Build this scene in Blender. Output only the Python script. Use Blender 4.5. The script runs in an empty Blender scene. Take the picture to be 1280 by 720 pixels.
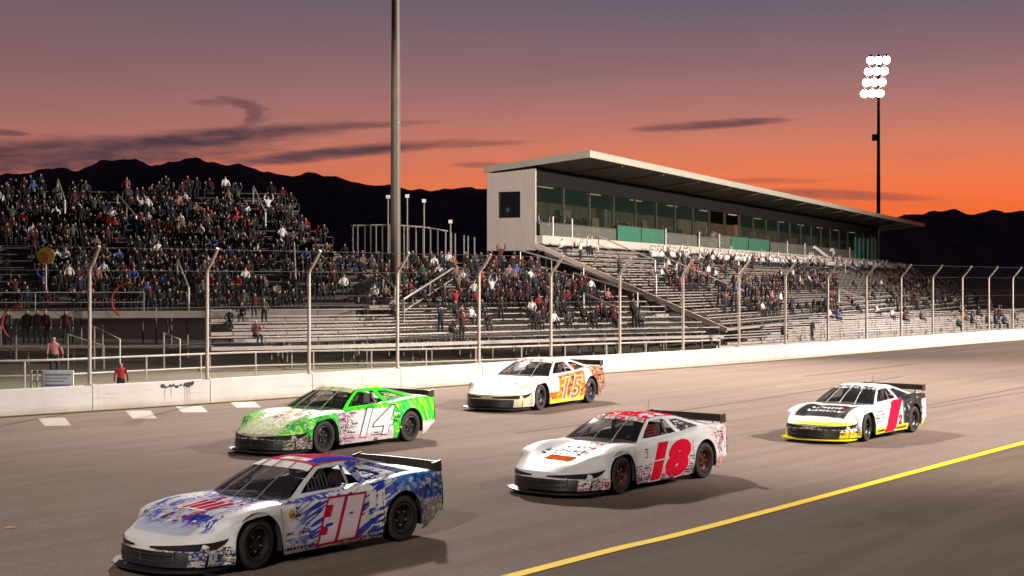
import bpy, bmesh, math, random
from mathutils import Vector, Matrix, noise
from mathutils.geometry import tessellate_polygon
R = math.radians
random.seed(7)
SC = bpy.context.scene
COL = SC.collection
F, HC, HY = 1850.0, 3.7, 355.0          # focal length in 1280-px units, eye height, horizon row

def D(py, z=0.0):
    return F * (HC - z) / (py - HY)
def P(px, py, z=0.0):
    d = D(py, z); return Vector(((px - 640) / F * d, d, z))
def A(px, d, z=0.0):
    return Vector(((px - 640) / F * d, d, z))
def ZY(py, d):
    return HC - (py - HY) * d / F
def PX(v):
    return 640 + F * v.x / v.y
def PY(v):
    return HY - (v.z - HC) * F / v.y

# ------------------------------------------------------------------ materials
MATS = {}
class NT:
    def __init__(s, name):
        s.m = bpy.data.materials.new(name); s.m.use_nodes = True
        s.t = s.m.node_tree; s.b = s.t.nodes['Principled BSDF']; s.out = s.t.nodes['Material Output']
    def n(s, typ, **kw):
        x = s.t.nodes.new(typ)
        for k, v in kw.items():
            if k.startswith('i_'):
                key = k[2:]; key = int(key) if key.isdigit() else key.replace('_', ' ')
                if isinstance(v, bpy.types.NodeSocket): s.t.links.new(v, x.inputs[key])
                else: x.inputs[key].default_value = v
            else: setattr(x, k, v)
        return x
    def link(s, a, b): s.t.links.new(a, b)
    def math(s, op, a, b=0.0, clamp=False):
        x = s.t.nodes.new('ShaderNodeMath'); x.operation = op; x.use_clamp = clamp
        for i, v in enumerate((a, b)):
            if isinstance(v, bpy.types.NodeSocket): s.t.links.new(v, x.inputs[i])
            else: x.inputs[i].default_value = v
        return x.outputs[0]
    def mix(s, f, a, b):
        x = s.t.nodes.new('ShaderNodeMix'); x.data_type = 'RGBA'
        for sock, v in ((x.inputs[0], f), (x.inputs[6], a), (x.inputs[7], b)):
            if isinstance(v, bpy.types.NodeSocket): s.t.links.new(v, sock)
            elif isinstance(v, (int, float)): sock.default_value = v
            else: sock.default_value = (*v[:3], 1)
        return x.outputs[2]
    def noise(s, scale, vec=None, detail=4, rough=.55, dist=0.0):
        x = s.n('ShaderNodeTexNoise'); x.inputs['Scale'].default_value = scale
        x.inputs['Detail'].default_value = detail; x.inputs['Roughness'].default_value = rough
        x.inputs['Distortion'].default_value = dist
        if vec is not None: s.link(vec, x.inputs['Vector'])
        return x.outputs['Fac']
    def step(s, v, lo, hi):
        x = s.t.nodes.new('ShaderNodeMapRange'); x.interpolation_type = 'SMOOTHSTEP'
        s.link(v, x.inputs[0]); x.inputs[1].default_value = lo; x.inputs[2].default_value = hi
        return x.outputs[0]
    def box(s, v, lo, hi, e=.02):
        return s.math('MULTIPLY', s.step(v, lo - e, lo + e), s.math('SUBTRACT', 1.0, s.step(v, hi - e, hi + e)))

def simple(name, col, rough=.6, metal=0.0, var=.15, scale=6.0, bump=0.0, coat=0.0, emis=None, estr=0.0, spec=None):
    if name in MATS: return MATS[name]
    t = NT(name); tc = t.n('ShaderNodeTexCoord').outputs['Object']
    f = t.noise(scale, tc)
    c = t.mix(f, [x * (1 - var) for x in col], [min(1, x * (1 + var)) for x in col])
    t.link(c, t.b.inputs['Base Color'])
    t.b.inputs['Roughness'].default_value = rough; t.b.inputs['Metallic'].default_value = metal
    if spec is not None: t.b.inputs['Specular IOR Level'].default_value = spec
    if coat: t.b.inputs['Coat Weight'].default_value = coat; t.b.inputs['Coat Roughness'].default_value = .06
    if emis:
        t.b.inputs['Emission Color'].default_value = (*emis, 1); t.b.inputs['Emission Strength'].default_value = estr
        t.m.cycles.emission_sampling = 'NONE'
    if bump:
        bn = t.n('ShaderNodeBump'); bn.inputs['Strength'].default_value = bump; bn.inputs['Distance'].default_value = .02
        t.link(t.noise(scale * 6, tc), bn.inputs['Height']); t.link(bn.outputs[0], t.b.inputs['Normal'])
    MATS[name] = t.m
    return t.m

# ------------------------------------------------------------------ mesh helpers
def tag(o, label=None, cat=None, group=None, kind=None):
    if label: o['label'] = label
    if cat: o['category'] = cat
    if group: o['group'] = group
    if kind: o['kind'] = kind
    return o
def empty(name, loc=(0, 0, 0), rz=0.0, label=None, cat=None, group=None):
    o = bpy.data.objects.new(name, None); COL.objects.link(o)
    o.location = loc; o.rotation_euler = (0, 0, rz); o.empty_display_size = .3
    return tag(o, label, cat, group)
def world(o):
    m = Matrix.Translation(o.location) @ Matrix.Rotation(o.rotation_euler.z, 4, 'Z')
    return world(o.parent) @ m if o.parent else m
def obj(name, bm, mats, parent=None, smooth=False, local=False):
    """link bm as one mesh object; world-space verts unless local; parent keeps local space of the parent"""
    me = bpy.data.meshes.new(name)
    bm.normal_update(); bm.to_mesh(me); bm.free()
    if not isinstance(mats, (list, tuple)): mats = [mats]
    for m in mats: me.materials.append(m)
    if smooth:
        me.shade_smooth(); me.set_sharp_from_angle(angle=R(smooth if smooth is not True else 40))
    o = bpy.data.objects.new(name, me); COL.objects.link(o)
    if parent is not None:
        o.parent = parent
        if not local:
            me.transform(world(parent).inverted())
    return o
def BM(): return bmesh.new()
def quad(bm, vs, mi=0):
    f = bm.faces.new([bm.verts.new(v) for v in vs]); f.material_index = mi; return f
def box(bm, c, s, rot=None, mi=0):
    m = rot.to_4x4() if rot else Matrix()
    r = bmesh.ops.create_cube(bm, size=1, matrix=Matrix.Translation(c) @ m @ Matrix.Diagonal((*s, 1)))
    for v in r['verts']:
        for f in v.link_faces: f.material_index = mi
def tube(bm, pts, r, n=6, mi=0, cap=True):
    pts = [Vector(p) for p in pts]; rs = r if isinstance(r, (list, tuple)) else [r] * len(pts)
    rings = []; up = None
    for i, p in enumerate(pts):
        t = (pts[min(i + 1, len(pts) - 1)] - pts[max(i - 1, 0)]).normalized()
        if up is None: up = Vector((0, 0, 1)) if abs(t.z) < .9 else Vector((1, 0, 0))
        a = t.cross(up).normalized(); b = a.cross(t).normalized(); up = b
        rings.append([bm.verts.new(p + rs[i] * (math.cos(2 * math.pi * k / n) * a + math.sin(2 * math.pi * k / n) * b)) for k in range(n)])
    for i in range(len(rings) - 1):
        for k in range(n):
            f = bm.faces.new((rings[i][k], rings[i][(k + 1) % n], rings[i + 1][(k + 1) % n], rings[i + 1][k])); f.material_index = mi
    if cap:
        for rg in (rings[0], rings[-1]):
            f = bm.faces.new(rg); f.material_index = mi
    return bm
def normals2(pts):
    """left-hand normal per point of a plan polyline"""
    out = []
    for i in range(len(pts)):
        t = (pts[min(i + 1, len(pts) - 1)] - pts[max(i - 1, 0)]); t.z = 0; t.normalize()
        out.append(Vector((-t.y, t.x, 0)))
    return out
def ribbon(bm, pts, off0, off1, z0, z1, mi=0):
    """solid of rectangular section swept along a plan polyline; offsets to the left normal"""
    ns = normals2(pts); rings = []
    for p, n in zip(pts, ns):
        a, b = p + n * off0, p + n * off1
        zb = p.z
        rings.append([bm.verts.new((a.x, a.y, zb + z0)), bm.verts.new((b.x, b.y, zb + z0)), bm.verts.new((b.x, b.y, zb + z1)), bm.verts.new((a.x, a.y, zb + z1))])
    for i in range(len(rings) - 1):
        for k in range(4):
            f = bm.faces.new((rings[i][k], rings[i][(k + 1) % 4], rings[i + 1][(k + 1) % 4], rings[i + 1][k])); f.material_index = mi
    for rg in (rings[0], rings[-1]):
        f = bm.faces.new(rg); f.material_index = mi
def catmull(pts, n=8):
    out = []
    for i in range(len(pts) - 1):
        p0 = pts[i - 1] if i else 2 * pts[0] - pts[1]; p1, p2 = pts[i], pts[i + 1]
        p3 = pts[i + 2] if i + 2 < len(pts) else 2 * pts[-1] - pts[-2]
        for k in range(n):
            t = k / n
            out.append(.5 * ((2 * p1) + (p2 - p0) * t + (2 * p0 - 5 * p1 + 4 * p2 - p3) * t * t + (3 * p1 - p0 - 3 * p2 + p3) * t ** 3))
    out.append(pts[-1].copy()); return out
def interp(tab, x):
    if x <= tab[0][0]: return tab[0][1]
    for (a, u), (b, v) in zip(tab, tab[1:]):
        if x <= b:
            t = (x - a) / (b - a); return u + (v - u) * t
    return tab[-1][1]
def sinterp(tab, x):
    """monotone-ish cubic through a table"""
    n = len(tab)
    if x <= tab[0][0]: return tab[0][1]
    if x >= tab[-1][0]: return tab[-1][1]
    for i in range(n - 1):
        if x <= tab[i + 1][0]:
            x0, y0 = tab[i]; x1, y1 = tab[i + 1]; h = x1 - x0; t = (x - x0) / h
            m0 = (y1 - tab[i - 1][1]) / (x1 - tab[i - 1][0]) if i else (y1 - y0) / h
            m1 = (tab[i + 2][1] - y0) / (tab[i + 2][0] - x0) if i + 2 < n else (y1 - y0) / h
            return (2*t**3-3*t*t+1)*y0 + (t**3-2*t*t+t)*h*m0 + (-2*t**3+3*t*t)*y1 + (t**3-t*t)*h*m1
def sstep(x, a, b):
    t = max(0, min(1, (x - a) / (b - a))); return t * t * (3 - 2 * t)

# ================================================================== CAMERA / WORLD
cam = bpy.data.cameras.new('camera'); co = bpy.data.objects.new('camera', cam); COL.objects.link(co)
co.location = (0, 0, HC); co.rotation_euler = (R(90) - math.atan(5 / F), 0, 0)
cam.sensor_width = 36; cam.lens = 36 * F / 1280; cam.clip_end = 9000; cam.clip_start = .1
SC.camera = co

def build_world():
    w = bpy.data.worlds.new('World'); SC.world = w; w.use_nodes = True
    t = NT.__new__(NT); t.t = w.node_tree; nt = w.node_tree
    bg = nt.nodes['Background']
    v = t.n('ShaderNodeTexCoord').outputs['Generated']
    s = t.n('ShaderNodeSeparateXYZ'); t.link(v, s.inputs[0]); x, y, z = s.outputs
    yc = t.math('MAXIMUM', y, .05)
    a = t.math('DIVIDE', x, yc); e = t.math('DIVIDE', z, yc)
    ramp = nt.nodes.new('ShaderNodeValToRGB'); cr = ramp.color_ramp; cr.interpolation = 'EASE'
    def lin(c): return tuple(((k / 255 + .055) / 1.055) ** 2.4 if k > 10 else k / 255 / 12.92 for k in c) + (1,)
    stops = [(0.0, (60, 30, 22)), (.012, (244, 98, 32)), (.045, (246, 112, 52)), (.068, (236, 122, 78)), (.090, (212, 124, 98)), (.114, (178, 118, 110)),
             (.142, (144, 108, 112)), (.182, (108, 97, 109)), (.24, (84, 80, 96)), (.36, (46, 46, 64)), (.6, (22, 24, 40)), (1.0, (12, 14, 26))]
    while len(cr.elements) < len(stops): cr.elements.new(.5)
    for el, (p, c) in zip(cr.elements, stops): el.position = p; el.color = lin(c)
    cr.interpolation = 'LINEAR'
    # the glow sits lower and redder towards the right of the sunset
    zz = t.math('ADD', z, t.math('MULTIPLY', a, -.012)); zz = t.math('MAXIMUM', zz, .001)
    nn = t.noise(3.0, v, 3, .5)
    zz = t.math('ADD', zz, t.math('MULTIPLY', t.math('SUBTRACT', nn, .5), .012))
    t.link(zz, ramp.inputs[0])
    skyc = t.mix(t.math('MULTIPLY', t.math('SUBTRACT', 1.0, t.step(a, -.42, .16)), .42), ramp.outputs[0], lin((132, 92, 92)))
    # cloud streaks
    comb = t.n('ShaderNodeCombineXYZ'); t.link(t.math('MULTIPLY', a, 9.0), comb.inputs[0]); t.link(t.math('MULTIPLY', e, 60.0), comb.inputs[1])
    n1 = t.noise(1.0, comb.outputs[0], 6, .62, .6)
    comb2 = t.n('ShaderNodeCombineXYZ'); t.link(t.math('MULTIPLY', a, 30.0), comb2.inputs[0]); t.link(t.math('MULTIPLY', e, 160.0), comb2.inputs[1])
    n2 = t.noise(1.0, comb2.outputs[0], 5, .6)
    warp = t.math('ADD', t.math('MULTIPLY', t.math('SUBTRACT', n1, .5), 1.5), t.math('MULTIPLY', t.math('SUBTRACT', n2, .5), .9))
    def ell(cx, cy, hx, hy, slope, dens, soft=1.0):
        ac, ec, ha, he = (cx - 640) / F, (HY - cy) / F, hx / F, hy / F
        da = t.math('SUBTRACT', a, ac)
        u = t.math('DIVIDE', da, ha)
        line = t.math('ADD', t.math('MULTIPLY', da, -slope), ec)
        vv = t.math('DIVIDE', t.math('SUBTRACT', e, line), he)
        q = t.math('ADD', t.math('MULTIPLY', u, u), t.math('MULTIPLY', vv, vv))
        q = t.math('ADD', q, warp)
        m = t.math('SUBTRACT', 1.0, t.step(q, 0.0, 1.5))
        return t.math('MULTIPLY', m, dens)
    L = [ell(20, 196, 330, 26, -.05, .95), ell(215, 178, 230, 15, -.085, 1.0), ell(400, 160, 140, 6, -.05, .7), ell(290, 166, 44, 8, -.38, .75), ell(314, 152, 14, 12, -.6, .6), ell(318, 140, 11, 14, .3, .55),
         ell(300, 129, 32, 6, .22, .7), ell(266, 128, 30, 5, .0, .45), ell(415, 192, 150, 9, -.09, .95), ell(10, 166, 30, 5, .1, .7),
         ell(885, 156, 95, 6, -.07, .8), ell(570, 181, 90, 4, -.04, .5), ell(1040, 243, 120, 6, .04, .5), ell(600, 206, 36, 4, 0, .45), ell(960, 226, 70, 4, 0, .35)]
    m = L[0]
    for k in L[1:]: m = t.math('MAXIMUM', m, k)
    cm = t.n('ShaderNodeCombineXYZ'); t.link(t.math('MULTIPLY', a, 5.0), cm.inputs[0]); t.link(t.math('MULTIPLY', e, 42.0), cm.inputs[1])
    hz = t.step(t.noise(1.3, cm.outputs[0], 6, .6, .8), .50, .78)
    skyc = t.mix(t.math('MULTIPLY', hz, .22), skyc, lin((120, 84, 90)))
    cl = t.mix(m, skyc, t.mix(t.step(n2, .35, .65), lin((78, 58, 68)), lin((112, 76, 78))))
    # sky opposite the sunset is already dark
    back = t.step(y, -.35, .75)
    dark = t.mix(t.step(z, -.02, .5), lin((20, 20, 34)), lin((8, 10, 20)))
    c = t.mix(back, dark, cl)
    up = t.step(z, -.012, .0)
    c = t.mix(up, (0.002, 0.002, 0.003), c)
    t.link(c, bg.inputs['Color']); bg.inputs['Strength'].default_value = 1.0
build_world()
SC.view_settings.view_transform = 'Standard'; SC.view_settings.look = 'None'
SC.view_settings.exposure = 0; SC.view_settings.gamma = 1

# ================================================================== GROUND
WB = [(-420, 546), (-200, 533), (0, 520), (320, 499), (590, 479.5), (765, 465), (900, 455.5), (1089, 440), (1280, 424.5), (1480, 411), (1750, 398)]
WALL = catmull([P(*p) for p in WB], 10)
def wall_at(px):
    for a, b in zip(WALL, WALL[1:]):
        if PX(a) <= px <= PX(b):
            # solve on the segment
            lo, hi = 0.0, 1.0
            for _ in range(24):
                m = (lo + hi) / 2
                if PX(a.lerp(b, m)) < px: lo = m
                else: hi = m
            return a.lerp(b, lo), (b - a).normalized()
    return WALL[-1], Vector((1, 0, 0))

def mat_track():
    t = NT('track_asphalt'); tc = t.n('ShaderNodeTexCoord').outputs['Object']
    mp = t.n('ShaderNodeMapping'); t.link(tc, mp.inputs[0]); mp.inputs['Rotation'].default_value = (0, 0, R(-52)); 
    mp2 = t.n('ShaderNodeMapping'); t.link(mp.outputs[0], mp2.inputs[0]); mp2.inputs['Scale'].default_value = (.05, 1.0, 1)
    streak = t.noise(1.3, mp2.outputs[0], 5, .6)
    blot = t.noise(.12, tc, 4, .6); fine = t.noise(26, tc, 3, .7); mid = t.noise(1.1, tc, 5, .6)
    c = t.mix(t.step(streak, .25, .75), (.160, .115, .094), (.205, .152, .128))
    c = t.mix(t.math('MULTIPLY', t.step(blot, .35, .75), .45), c, (.125, .098, .084))
    c = t.mix(t.math('MULTIPLY', t.step(mid, .45, .8), .2), c, (.225, .18, .16))
    c = t.mix(t.math('MULTIPLY', t.step(fine, .42, .66), .55), c, (.060, .046, .038))
    c = t.mix(t.math('MULTIPLY', t.step(t.noise(70, tc, 2, .6), .60, .72), .35), c, (.34, .28, .25))
    # tyre rubber bands along the racing line
    mp3 = t.n('ShaderNodeMapping'); t.link(mp.outputs[0], mp3.inputs[0]); mp3.inputs['Scale'].default_value = (.012, 3.4, 1)
    rub = t.noise(1.0, mp3.outputs[0], 3, .7)
    c = t.mix(t.math('MULTIPLY', t.step(rub, .56, .74), .35), c, (.075, .058, .05))
    t.link(c, t.b.inputs['Base Color']); t.b.inputs['Roughness'].default_value = 1
    t.b.inputs['Specular IOR Level'].default_value = .06
    bn = t.n('ShaderNodeBump'); bn.inputs['Strength'].default_value = .35; bn.inputs['Distance'].default_value = .01
    t.link(t.noise(60, tc, 2, .7), bn.inputs['Height']); t.link(bn.outputs[0], t.b.inputs['Normal'])
    return t.m
def mat_apron():
    t = NT('apron_asphalt'); tc = t.n('ShaderNodeTexCoord').outputs['Object']
    mp = t.n('ShaderNodeMapping'); t.link(tc, mp.inputs[0]); mp.inputs['Rotation'].default_value = (0, 0, R(-52))
    mp2 = t.n('ShaderNodeMapping'); t.link(mp.outputs[0], mp2.inputs[0]); mp2.inputs['Scale'].default_value = (.1, 1.0, 1)
    c = t.mix(t.step(t.noise(1.5, mp2.outputs[0], 5, .6), .3, .7), (.088, .064, .047), (.118, .088, .067))
    pt = t.noise(.55, tc, 3, .5)
    c = t.mix(t.math('MULTIPLY', t.step(pt, .62, .66), .35), c, (.05, .038, .032))
    c = t.mix(t.math('MULTIPLY', t.step(t.noise(30, tc, 3, .7), .4, .8), .3), c, (.055, .045, .04))
    t.link(c, t.b.inputs['Base Color']); t.b.inputs['Roughness'].default_value = 1; t.b.inputs['Specular IOR Level'].default_value = .05
    bn = t.n('ShaderNodeBump'); bn.inputs['Strength'].default_value = .4; bn.inputs['Distance'].default_value = .01
    t.link(t.noise(55, tc, 2, .7), bn.inputs['Height']); t.link(bn.outputs[0], t.b.inputs['Normal'])
    return t.m
def mat_grass():
    t = NT('ground_grass'); tc = t.n('ShaderNodeTexCoord').outputs['Object']
    c = t.mix(t.step(t.noise(.25, tc, 5, .6), .35, .65), (.060, .058, .022), (.095, .072, .042))
    c = t.mix(t.math('MULTIPLY', t.step(t.noise(9, tc, 4, .7), .4, .7), .5), c, (.03, .035, .012))
    t.link(c, t.b.inputs['Base Color']); t.b.inputs['Roughness'].default_value = .95
    return t.m
bm = BM(); quad(bm, [(-3500, -600, -.012), (3500, -600, -.012), (3500, 4200, -.012), (-3500, 4200, -.012)])
tag(obj('ground', bm, mat_grass()), kind='structure')
YL = [P(900, 655.3), P(1280, 553.8)]
ydir = (YL[1] - YL[0]).normalized()
YC = catmull([YL[0] - ydir * 60, YL[0] - ydir * 26, P(640, 720.5), YL[0], YL[1], P(1480, 502), P(1800, 455)], 8)
bm = BM(); quad(bm, [(-90, -60, 0), (150, -60, 0), (190, 175, 0), (-90, 175, 0)])
# apron sheet is trimmed to the inside of the wall
bm.free(); bm = BM()
inner = [Vector((150, -60, 0))] + [Vector((-120, -60, 0))] + [Vector((p.x, p.y, 0)) for p in WALL] + [Vector((170, 200, 0))]
wallpts = [p for p in WALL]
top = [bm.verts.new((p.x, p.y, 0)) for p in WALL]
yl_on = []
for i, p in enumerate(WALL):
    s = i / (len(WALL) - 1)
    yl_on.append(bm.verts.new((-110 + 280 * s, -60, 0)))
for i in range(len(top) - 1):
    bm.faces.new((yl_on[i], yl_on[i + 1], top[i + 1], top[i]))
tag(obj('apron', bm, mat_apron()), kind='structure')
bm = BM()
def resample(pts, n):
    ls = [0]
    for a, b in zip(pts, pts[1:]): ls.append(ls[-1] + (b - a).length)
    out = []; j = 0
    for k in range(n):
        t = ls[-1] * k / (n - 1)
        while j < len(pts) - 2 and ls[j + 1] < t: j += 1
        out.append(pts[j].lerp(pts[j + 1], (t - ls[j]) / max(1e-6, ls[j + 1] - ls[j])))
    return out
wr = resample(WALL, 60); yr = resample(YC, 60)
va = [bm.verts.new((p.x, p.y, .004)) for p in wr]; vb = [bm.verts.new((p.x, p.y, .004)) for p in yr]
for i in range(59): bm.faces.new((vb[i], vb[i + 1], va[i + 1], va[i]))
tag(obj('race_track', bm, mat_track()), kind='structure')
def flat_strip(name, pts, o0, o1, z, mat, kind='structure'):
    bm = BM(); ns = normals2(pts)
    v = [(bm.verts.new((p + n * o0).to_2d().to_3d() + Vector((0, 0, z))), bm.verts.new((p + n * o1).to_2d().to_3d() + Vector((0, 0, z)))) for p, n in zip(pts, ns)]
    for a, b in zip(v, v[1:]): bm.faces.new((a[1], b[1], b[0], a[0]))
    return tag(obj(name, bm, mat), kind=kind)
def worn_paint(name, col, under=(.2, .16, .14), amt=.5, rough=.6):
    t = NT(name); tc = t.n('ShaderNodeTexCoord').outputs['Object']
    f = t.math('MULTIPLY', t.step(t.noise(7, tc, 5, .7), .5, .78), amt)
    c = t.mix(f, col, under); t.b.inputs['Specular IOR Level'].default_value = .08; t.link(c, t.b.inputs['Base Color']); t.b.inputs['Roughness'].default_value = rough
    return t.m
flat_strip('yellow_line', YC, -.105, .105, .0085, worn_paint('yellow_line_paint', (.80, .54, .004), amt=.25, rough=.8))
flat_strip('wall_foot_line', WALL, -.34, -.14, .0085, worn_paint('wall_line_paint', (.42, .34, .03), amt=.7))
flat_strip('wall_foot_shadow', WALL, -.60, -.342, .0085, worn_paint('wall_foot_shade', (.045, .038, .032), amt=.6))  # dark strip painting the shadow along the foot of the wall
msk = worn_paint('skid_rubber', (.075, .058, .05), (.15, .115, .097), 1.0, .9)
rs_ = random.Random(21)
wq, yq = resample(WALL, 60), resample(YC, 60)
for k in range(6):
    f = rs_.uniform(.12, .9); i0 = rs_.randint(14, 34); ln = rs_.randint(4, 12); f2 = f + rs_.uniform(-.07, .07)
    pts = [wq[i].lerp(yq[i], f + (f2 - f) * ((i - i0) / ln) ** 2) for i in range(i0, i0 + ln + 1)]
    w_ = rs_.uniform(.05, .11); flat_strip('skid_mark', catmull(pts, 4), -w_, w_, .0065, msk)
mse = simple('seam_sealant', (.035, .028, .025), 1.0, spec=0)
for f in ():
    pts = [wq[i].lerp(yq[i], f + .004 * math.sin(i * 2.3)) for i in range(60)]
    flat_strip('asphalt_seam', pts, -.012, .012, .0075, mse)
for i, (fa_, fb_) in ():
    pts = [wq[i].lerp(yq[i], fa_ + (fb_ - fa_) * q / 14) + Vector((noise.noise(Vector((q * .9, i, 0))) * .35, noise.noise(Vector((q * .9, i, 5))) * .35, 0)) for q in range(15)]
    flat_strip('crack', pts, -.008, .008, .0075, mse)
bm = BM()
mw = worn_paint('white_block_paint', (.36, .32, .29), (.17, .13, .11), 1.0)
for (x0, x1, y0, y1) in ((50, 85, 523, 533), (160, 192, 514, 524), (222, 256, 508.5, 516), (290, 322, 503, 510)):
    b = BM(); quad(b, [Vector((*P(x0 + 6, y1).xy, .0085)), Vector((*P(x1 + 4, y1 - .6).xy, .0085)), Vector((*P(x1 - 4, y0 - .6).xy, .0085)), Vector((*P(x0 - 3, y0).xy, .0085))])
    tag(obj('painted_block', b, mw), kind='structure')
bm.free()

# ------------------------------------------------------------------ hills
def hills(name, prof, dist, seed):
    bm = BM(); rows = []
    px0, px1 = prof[0][0], prof[-1][0]; n = 320; depth = [(-520, .0), (-420, .28), (-300, .5), (-200, .72), (-90, .9), (0, 1.0), (160, .75), (420, .3), (650, 0)]
    for dd, hf in depth:
        r = []
        for i in range(n + 1):
            px = px0 + (px1 - px0) * i / n; py = sinterp(prof, px)
            h = max(0, ZY(py, dist)); x = (px - 640) / F * dist
            q = noise.fractal(Vector((x * .006, dd * .006, seed)), 1.0, 2.0, 5) * 26 * (1 if dd else .18) * (hf > 0) + noise.fractal(Vector((x * .03, dd * .03, seed)), 1.0, 2.0, 4) * 5.5 * (hf > 0)
            r.append(bm.verts.new((x * (1 + dd / dist * .35), dist + dd, max(-1, h * hf + (q - (14 if dd else 0)) * min(1, h / 40)))))
        rows.append(r)
    for a, b in zip(rows, rows[1:]):
        for i in range(n): bm.faces.new((a[i], a[i + 1], b[i + 1], b[i]))
    t = NT(name + '_scrub'); tc = t.n('ShaderNodeTexCoord').outputs['Object']
    c = t.mix(t.noise(.02, tc, 6, .6), (.07, .08, .11), (.20, .20, .26)); t.link(c, t.b.inputs['Base Color']); t.b.inputs['Roughness'].default_value = 1; t.b.inputs['Specular IOR Level'].default_value = 0
    tag(obj(name, bm, t.m, smooth=60), kind='structure')
hills('mountain_ridge', [(-700, 250), (-300, 232), (0, 219), (40, 215), (75, 211), (92, 216), (115, 205), (135, 198.5), (170, 201), (190, 206), (220, 201), (247, 195.5), (270, 202), (300, 206),
      (330, 213), (360, 220), (395, 216), (435, 223), (465, 231), (490, 232), (520, 238), (548, 237), (575, 233), (605, 236), (680, 262), (760, 285), (900, 300)], 2300, 3.1)
hills('hill', [(760, 320), (900, 300), (1040, 285), (1100, 276), (1127, 270.5), (1139, 266.5), (1152, 267), (1167, 267.5), (1180, 266), (1192, 264), (1208, 267.5), (1233, 265.6),
      (1255, 266.8), (1280, 266.5), (1400, 262), (1700, 268), (2300, 290)], 1900, 8.7)

# ================================================================== WALL + FENCE
m_conc = None
def mat_wall():
    t = NT('white_wall_paint'); tc = t.n('ShaderNodeTexCoord').outputs['Object']
    s = t.n('ShaderNodeSeparateXYZ'); t.link(tc, s.inputs[0])
    c = t.mix(t.step(t.noise(.8, tc, 5, .6), .3, .75), (.47, .44, .42), (.40, .37, .35))
    mp = t.n('ShaderNodeMapping'); t.link(tc, mp.inputs[0]); mp.inputs['Scale'].default_value = (3, 3, .25)
    c = t.mix(t.math('MULTIPLY', t.step(t.noise(2.2, mp.outputs[0], 5, .7), .56, .72), .35), c, (.28, .23, .2))
    c = t.mix(t.math('MULTIPLY', t.math('SUBTRACT', 1.0, t.step(s.outputs[2], .02, .22)), t.math('MULTIPLY', t.noise(3, tc, 4, .7), .8)), c, (.12, .10, .08))
    ms = t.n('ShaderNodeMapping'); t.link(tc, ms.inputs[0]); ms.inputs['Scale'].default_value = (.35, .35, 7)
    hb = t.box(s.outputs[2], .16, .52, .08)
    c = t.mix(t.math('MULTIPLY', hb, t.math('MULTIPLY', t.step(t.noise(1.6, ms.outputs[0], 5, .7), .57, .68), .55)), c, (.16, .14, .13))
    t.link(c, t.b.inputs['Base Color']); t.b.inputs['Roughness'].default_value = .7
    return t.m
MW = mat_wall()
POST_PX = [-330, -215, -110, 0 - 30, 113, 260, 387.5, 498, 600, 690, 776, 855, 925, 983, 1036, 1084, 1127.5, 1167, 1204, 1237, 1267, 1295, 1322, 1347, 1371, 1393, 1414, 1434]
POSTP = [wall_at(p) for p in POST_PX]
WH = .73
wallroot = empty('track_wall', WALL[0], 0, 'long low white concrete wall curving along the outside of the track under the fence', 'wall')
JOINTS = [P_[0] for P_ in POSTP]
for i in range(len(JOINTS) - 1):
    a, b = JOINTS[i], JOINTS[i + 1]
    seg = [a + (b - a).normalized() * .012]
    seg += [p for p in WALL if PX(a) + .5 < PX(p) < PX(b) - .5 and (p - a).length > .3 and (p - b).length > .3]
    seg += [b - (b - a).normalized() * .012]
    bm = BM(); 
    ns = normals2(seg); rings = []
    for p, n in zip(seg, ns):
        prof = [(-.13, 0), (-.125, WH - .03), (-.10, WH), (.10, WH), (.13, WH - .03), (.13, 0)]
        rings.append([bm.verts.new((p.x + n.x * o, p.y + n.y * o, z)) for o, z in prof])
    for r0, r1 in zip(rings, rings[1:]):
        for k in range(6): bm.faces.new((r0[k], r0[(k + 1) % 6], r1[(k + 1) % 6], r1[k]))
    bm.faces.new(rings[0]); bm.faces.new(rings[-1])
    bmesh.ops.recalc_face_normals(bm, faces=bm.faces)
    obj('concrete_panel', bm, MW, wallroot)
# sprayed marks and rust drips on the wall face
def wall_face(px, z, off=.136):
    p, t = wall_at(px); n = Vector((t.y, -t.x, 0)); return Vector((p.x, p.y, z)) + n * off
bm = BM(); rnd = random.Random(5)
for (px, z, s) in ((201, .60, .11), (205, .56, .09), (210, .59, .10), (214, .62, .08), (218, .57, .09), (223, .60, .07), (229, .60, .13), (234, .63, .14), (238, .66, .09), (232, .55, .09)):
    k = rnd.randint(7, 9); c = wall_face(px, z); t = wall_at(px)[1]
    vs = [bm.verts.new(c + (t * math.cos(2 * math.pi * i / k) * 1.2 + Vector((0, 0, 1)) * math.sin(2 * math.pi * i / k) * .7) * s * rnd.uniform(.35, 1.0)) for i in range(k)]
    bm.faces.new(vs)
for f in bm.faces: f.material_index = 0
for (px, z0, z1) in ((203, .5, .15), (211, .55, .2), (228, .52, .05), (231, .5, .02), (234, .55, .1)):
    a = wall_face(px, z0, .1345); t = wall_at(px)[1] * .018
    quad(bm, [a - t, a + t, wall_face(px, z1, .1345) + t * .3, wall_face(px, z1, .1345) - t * .3], 1)
obj('paint_mark', bm, [simple('black_spray', (.035, .03, .028), .8), simple('drip_rust', (.33, .26, .21), .8)], wallroot)

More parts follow.
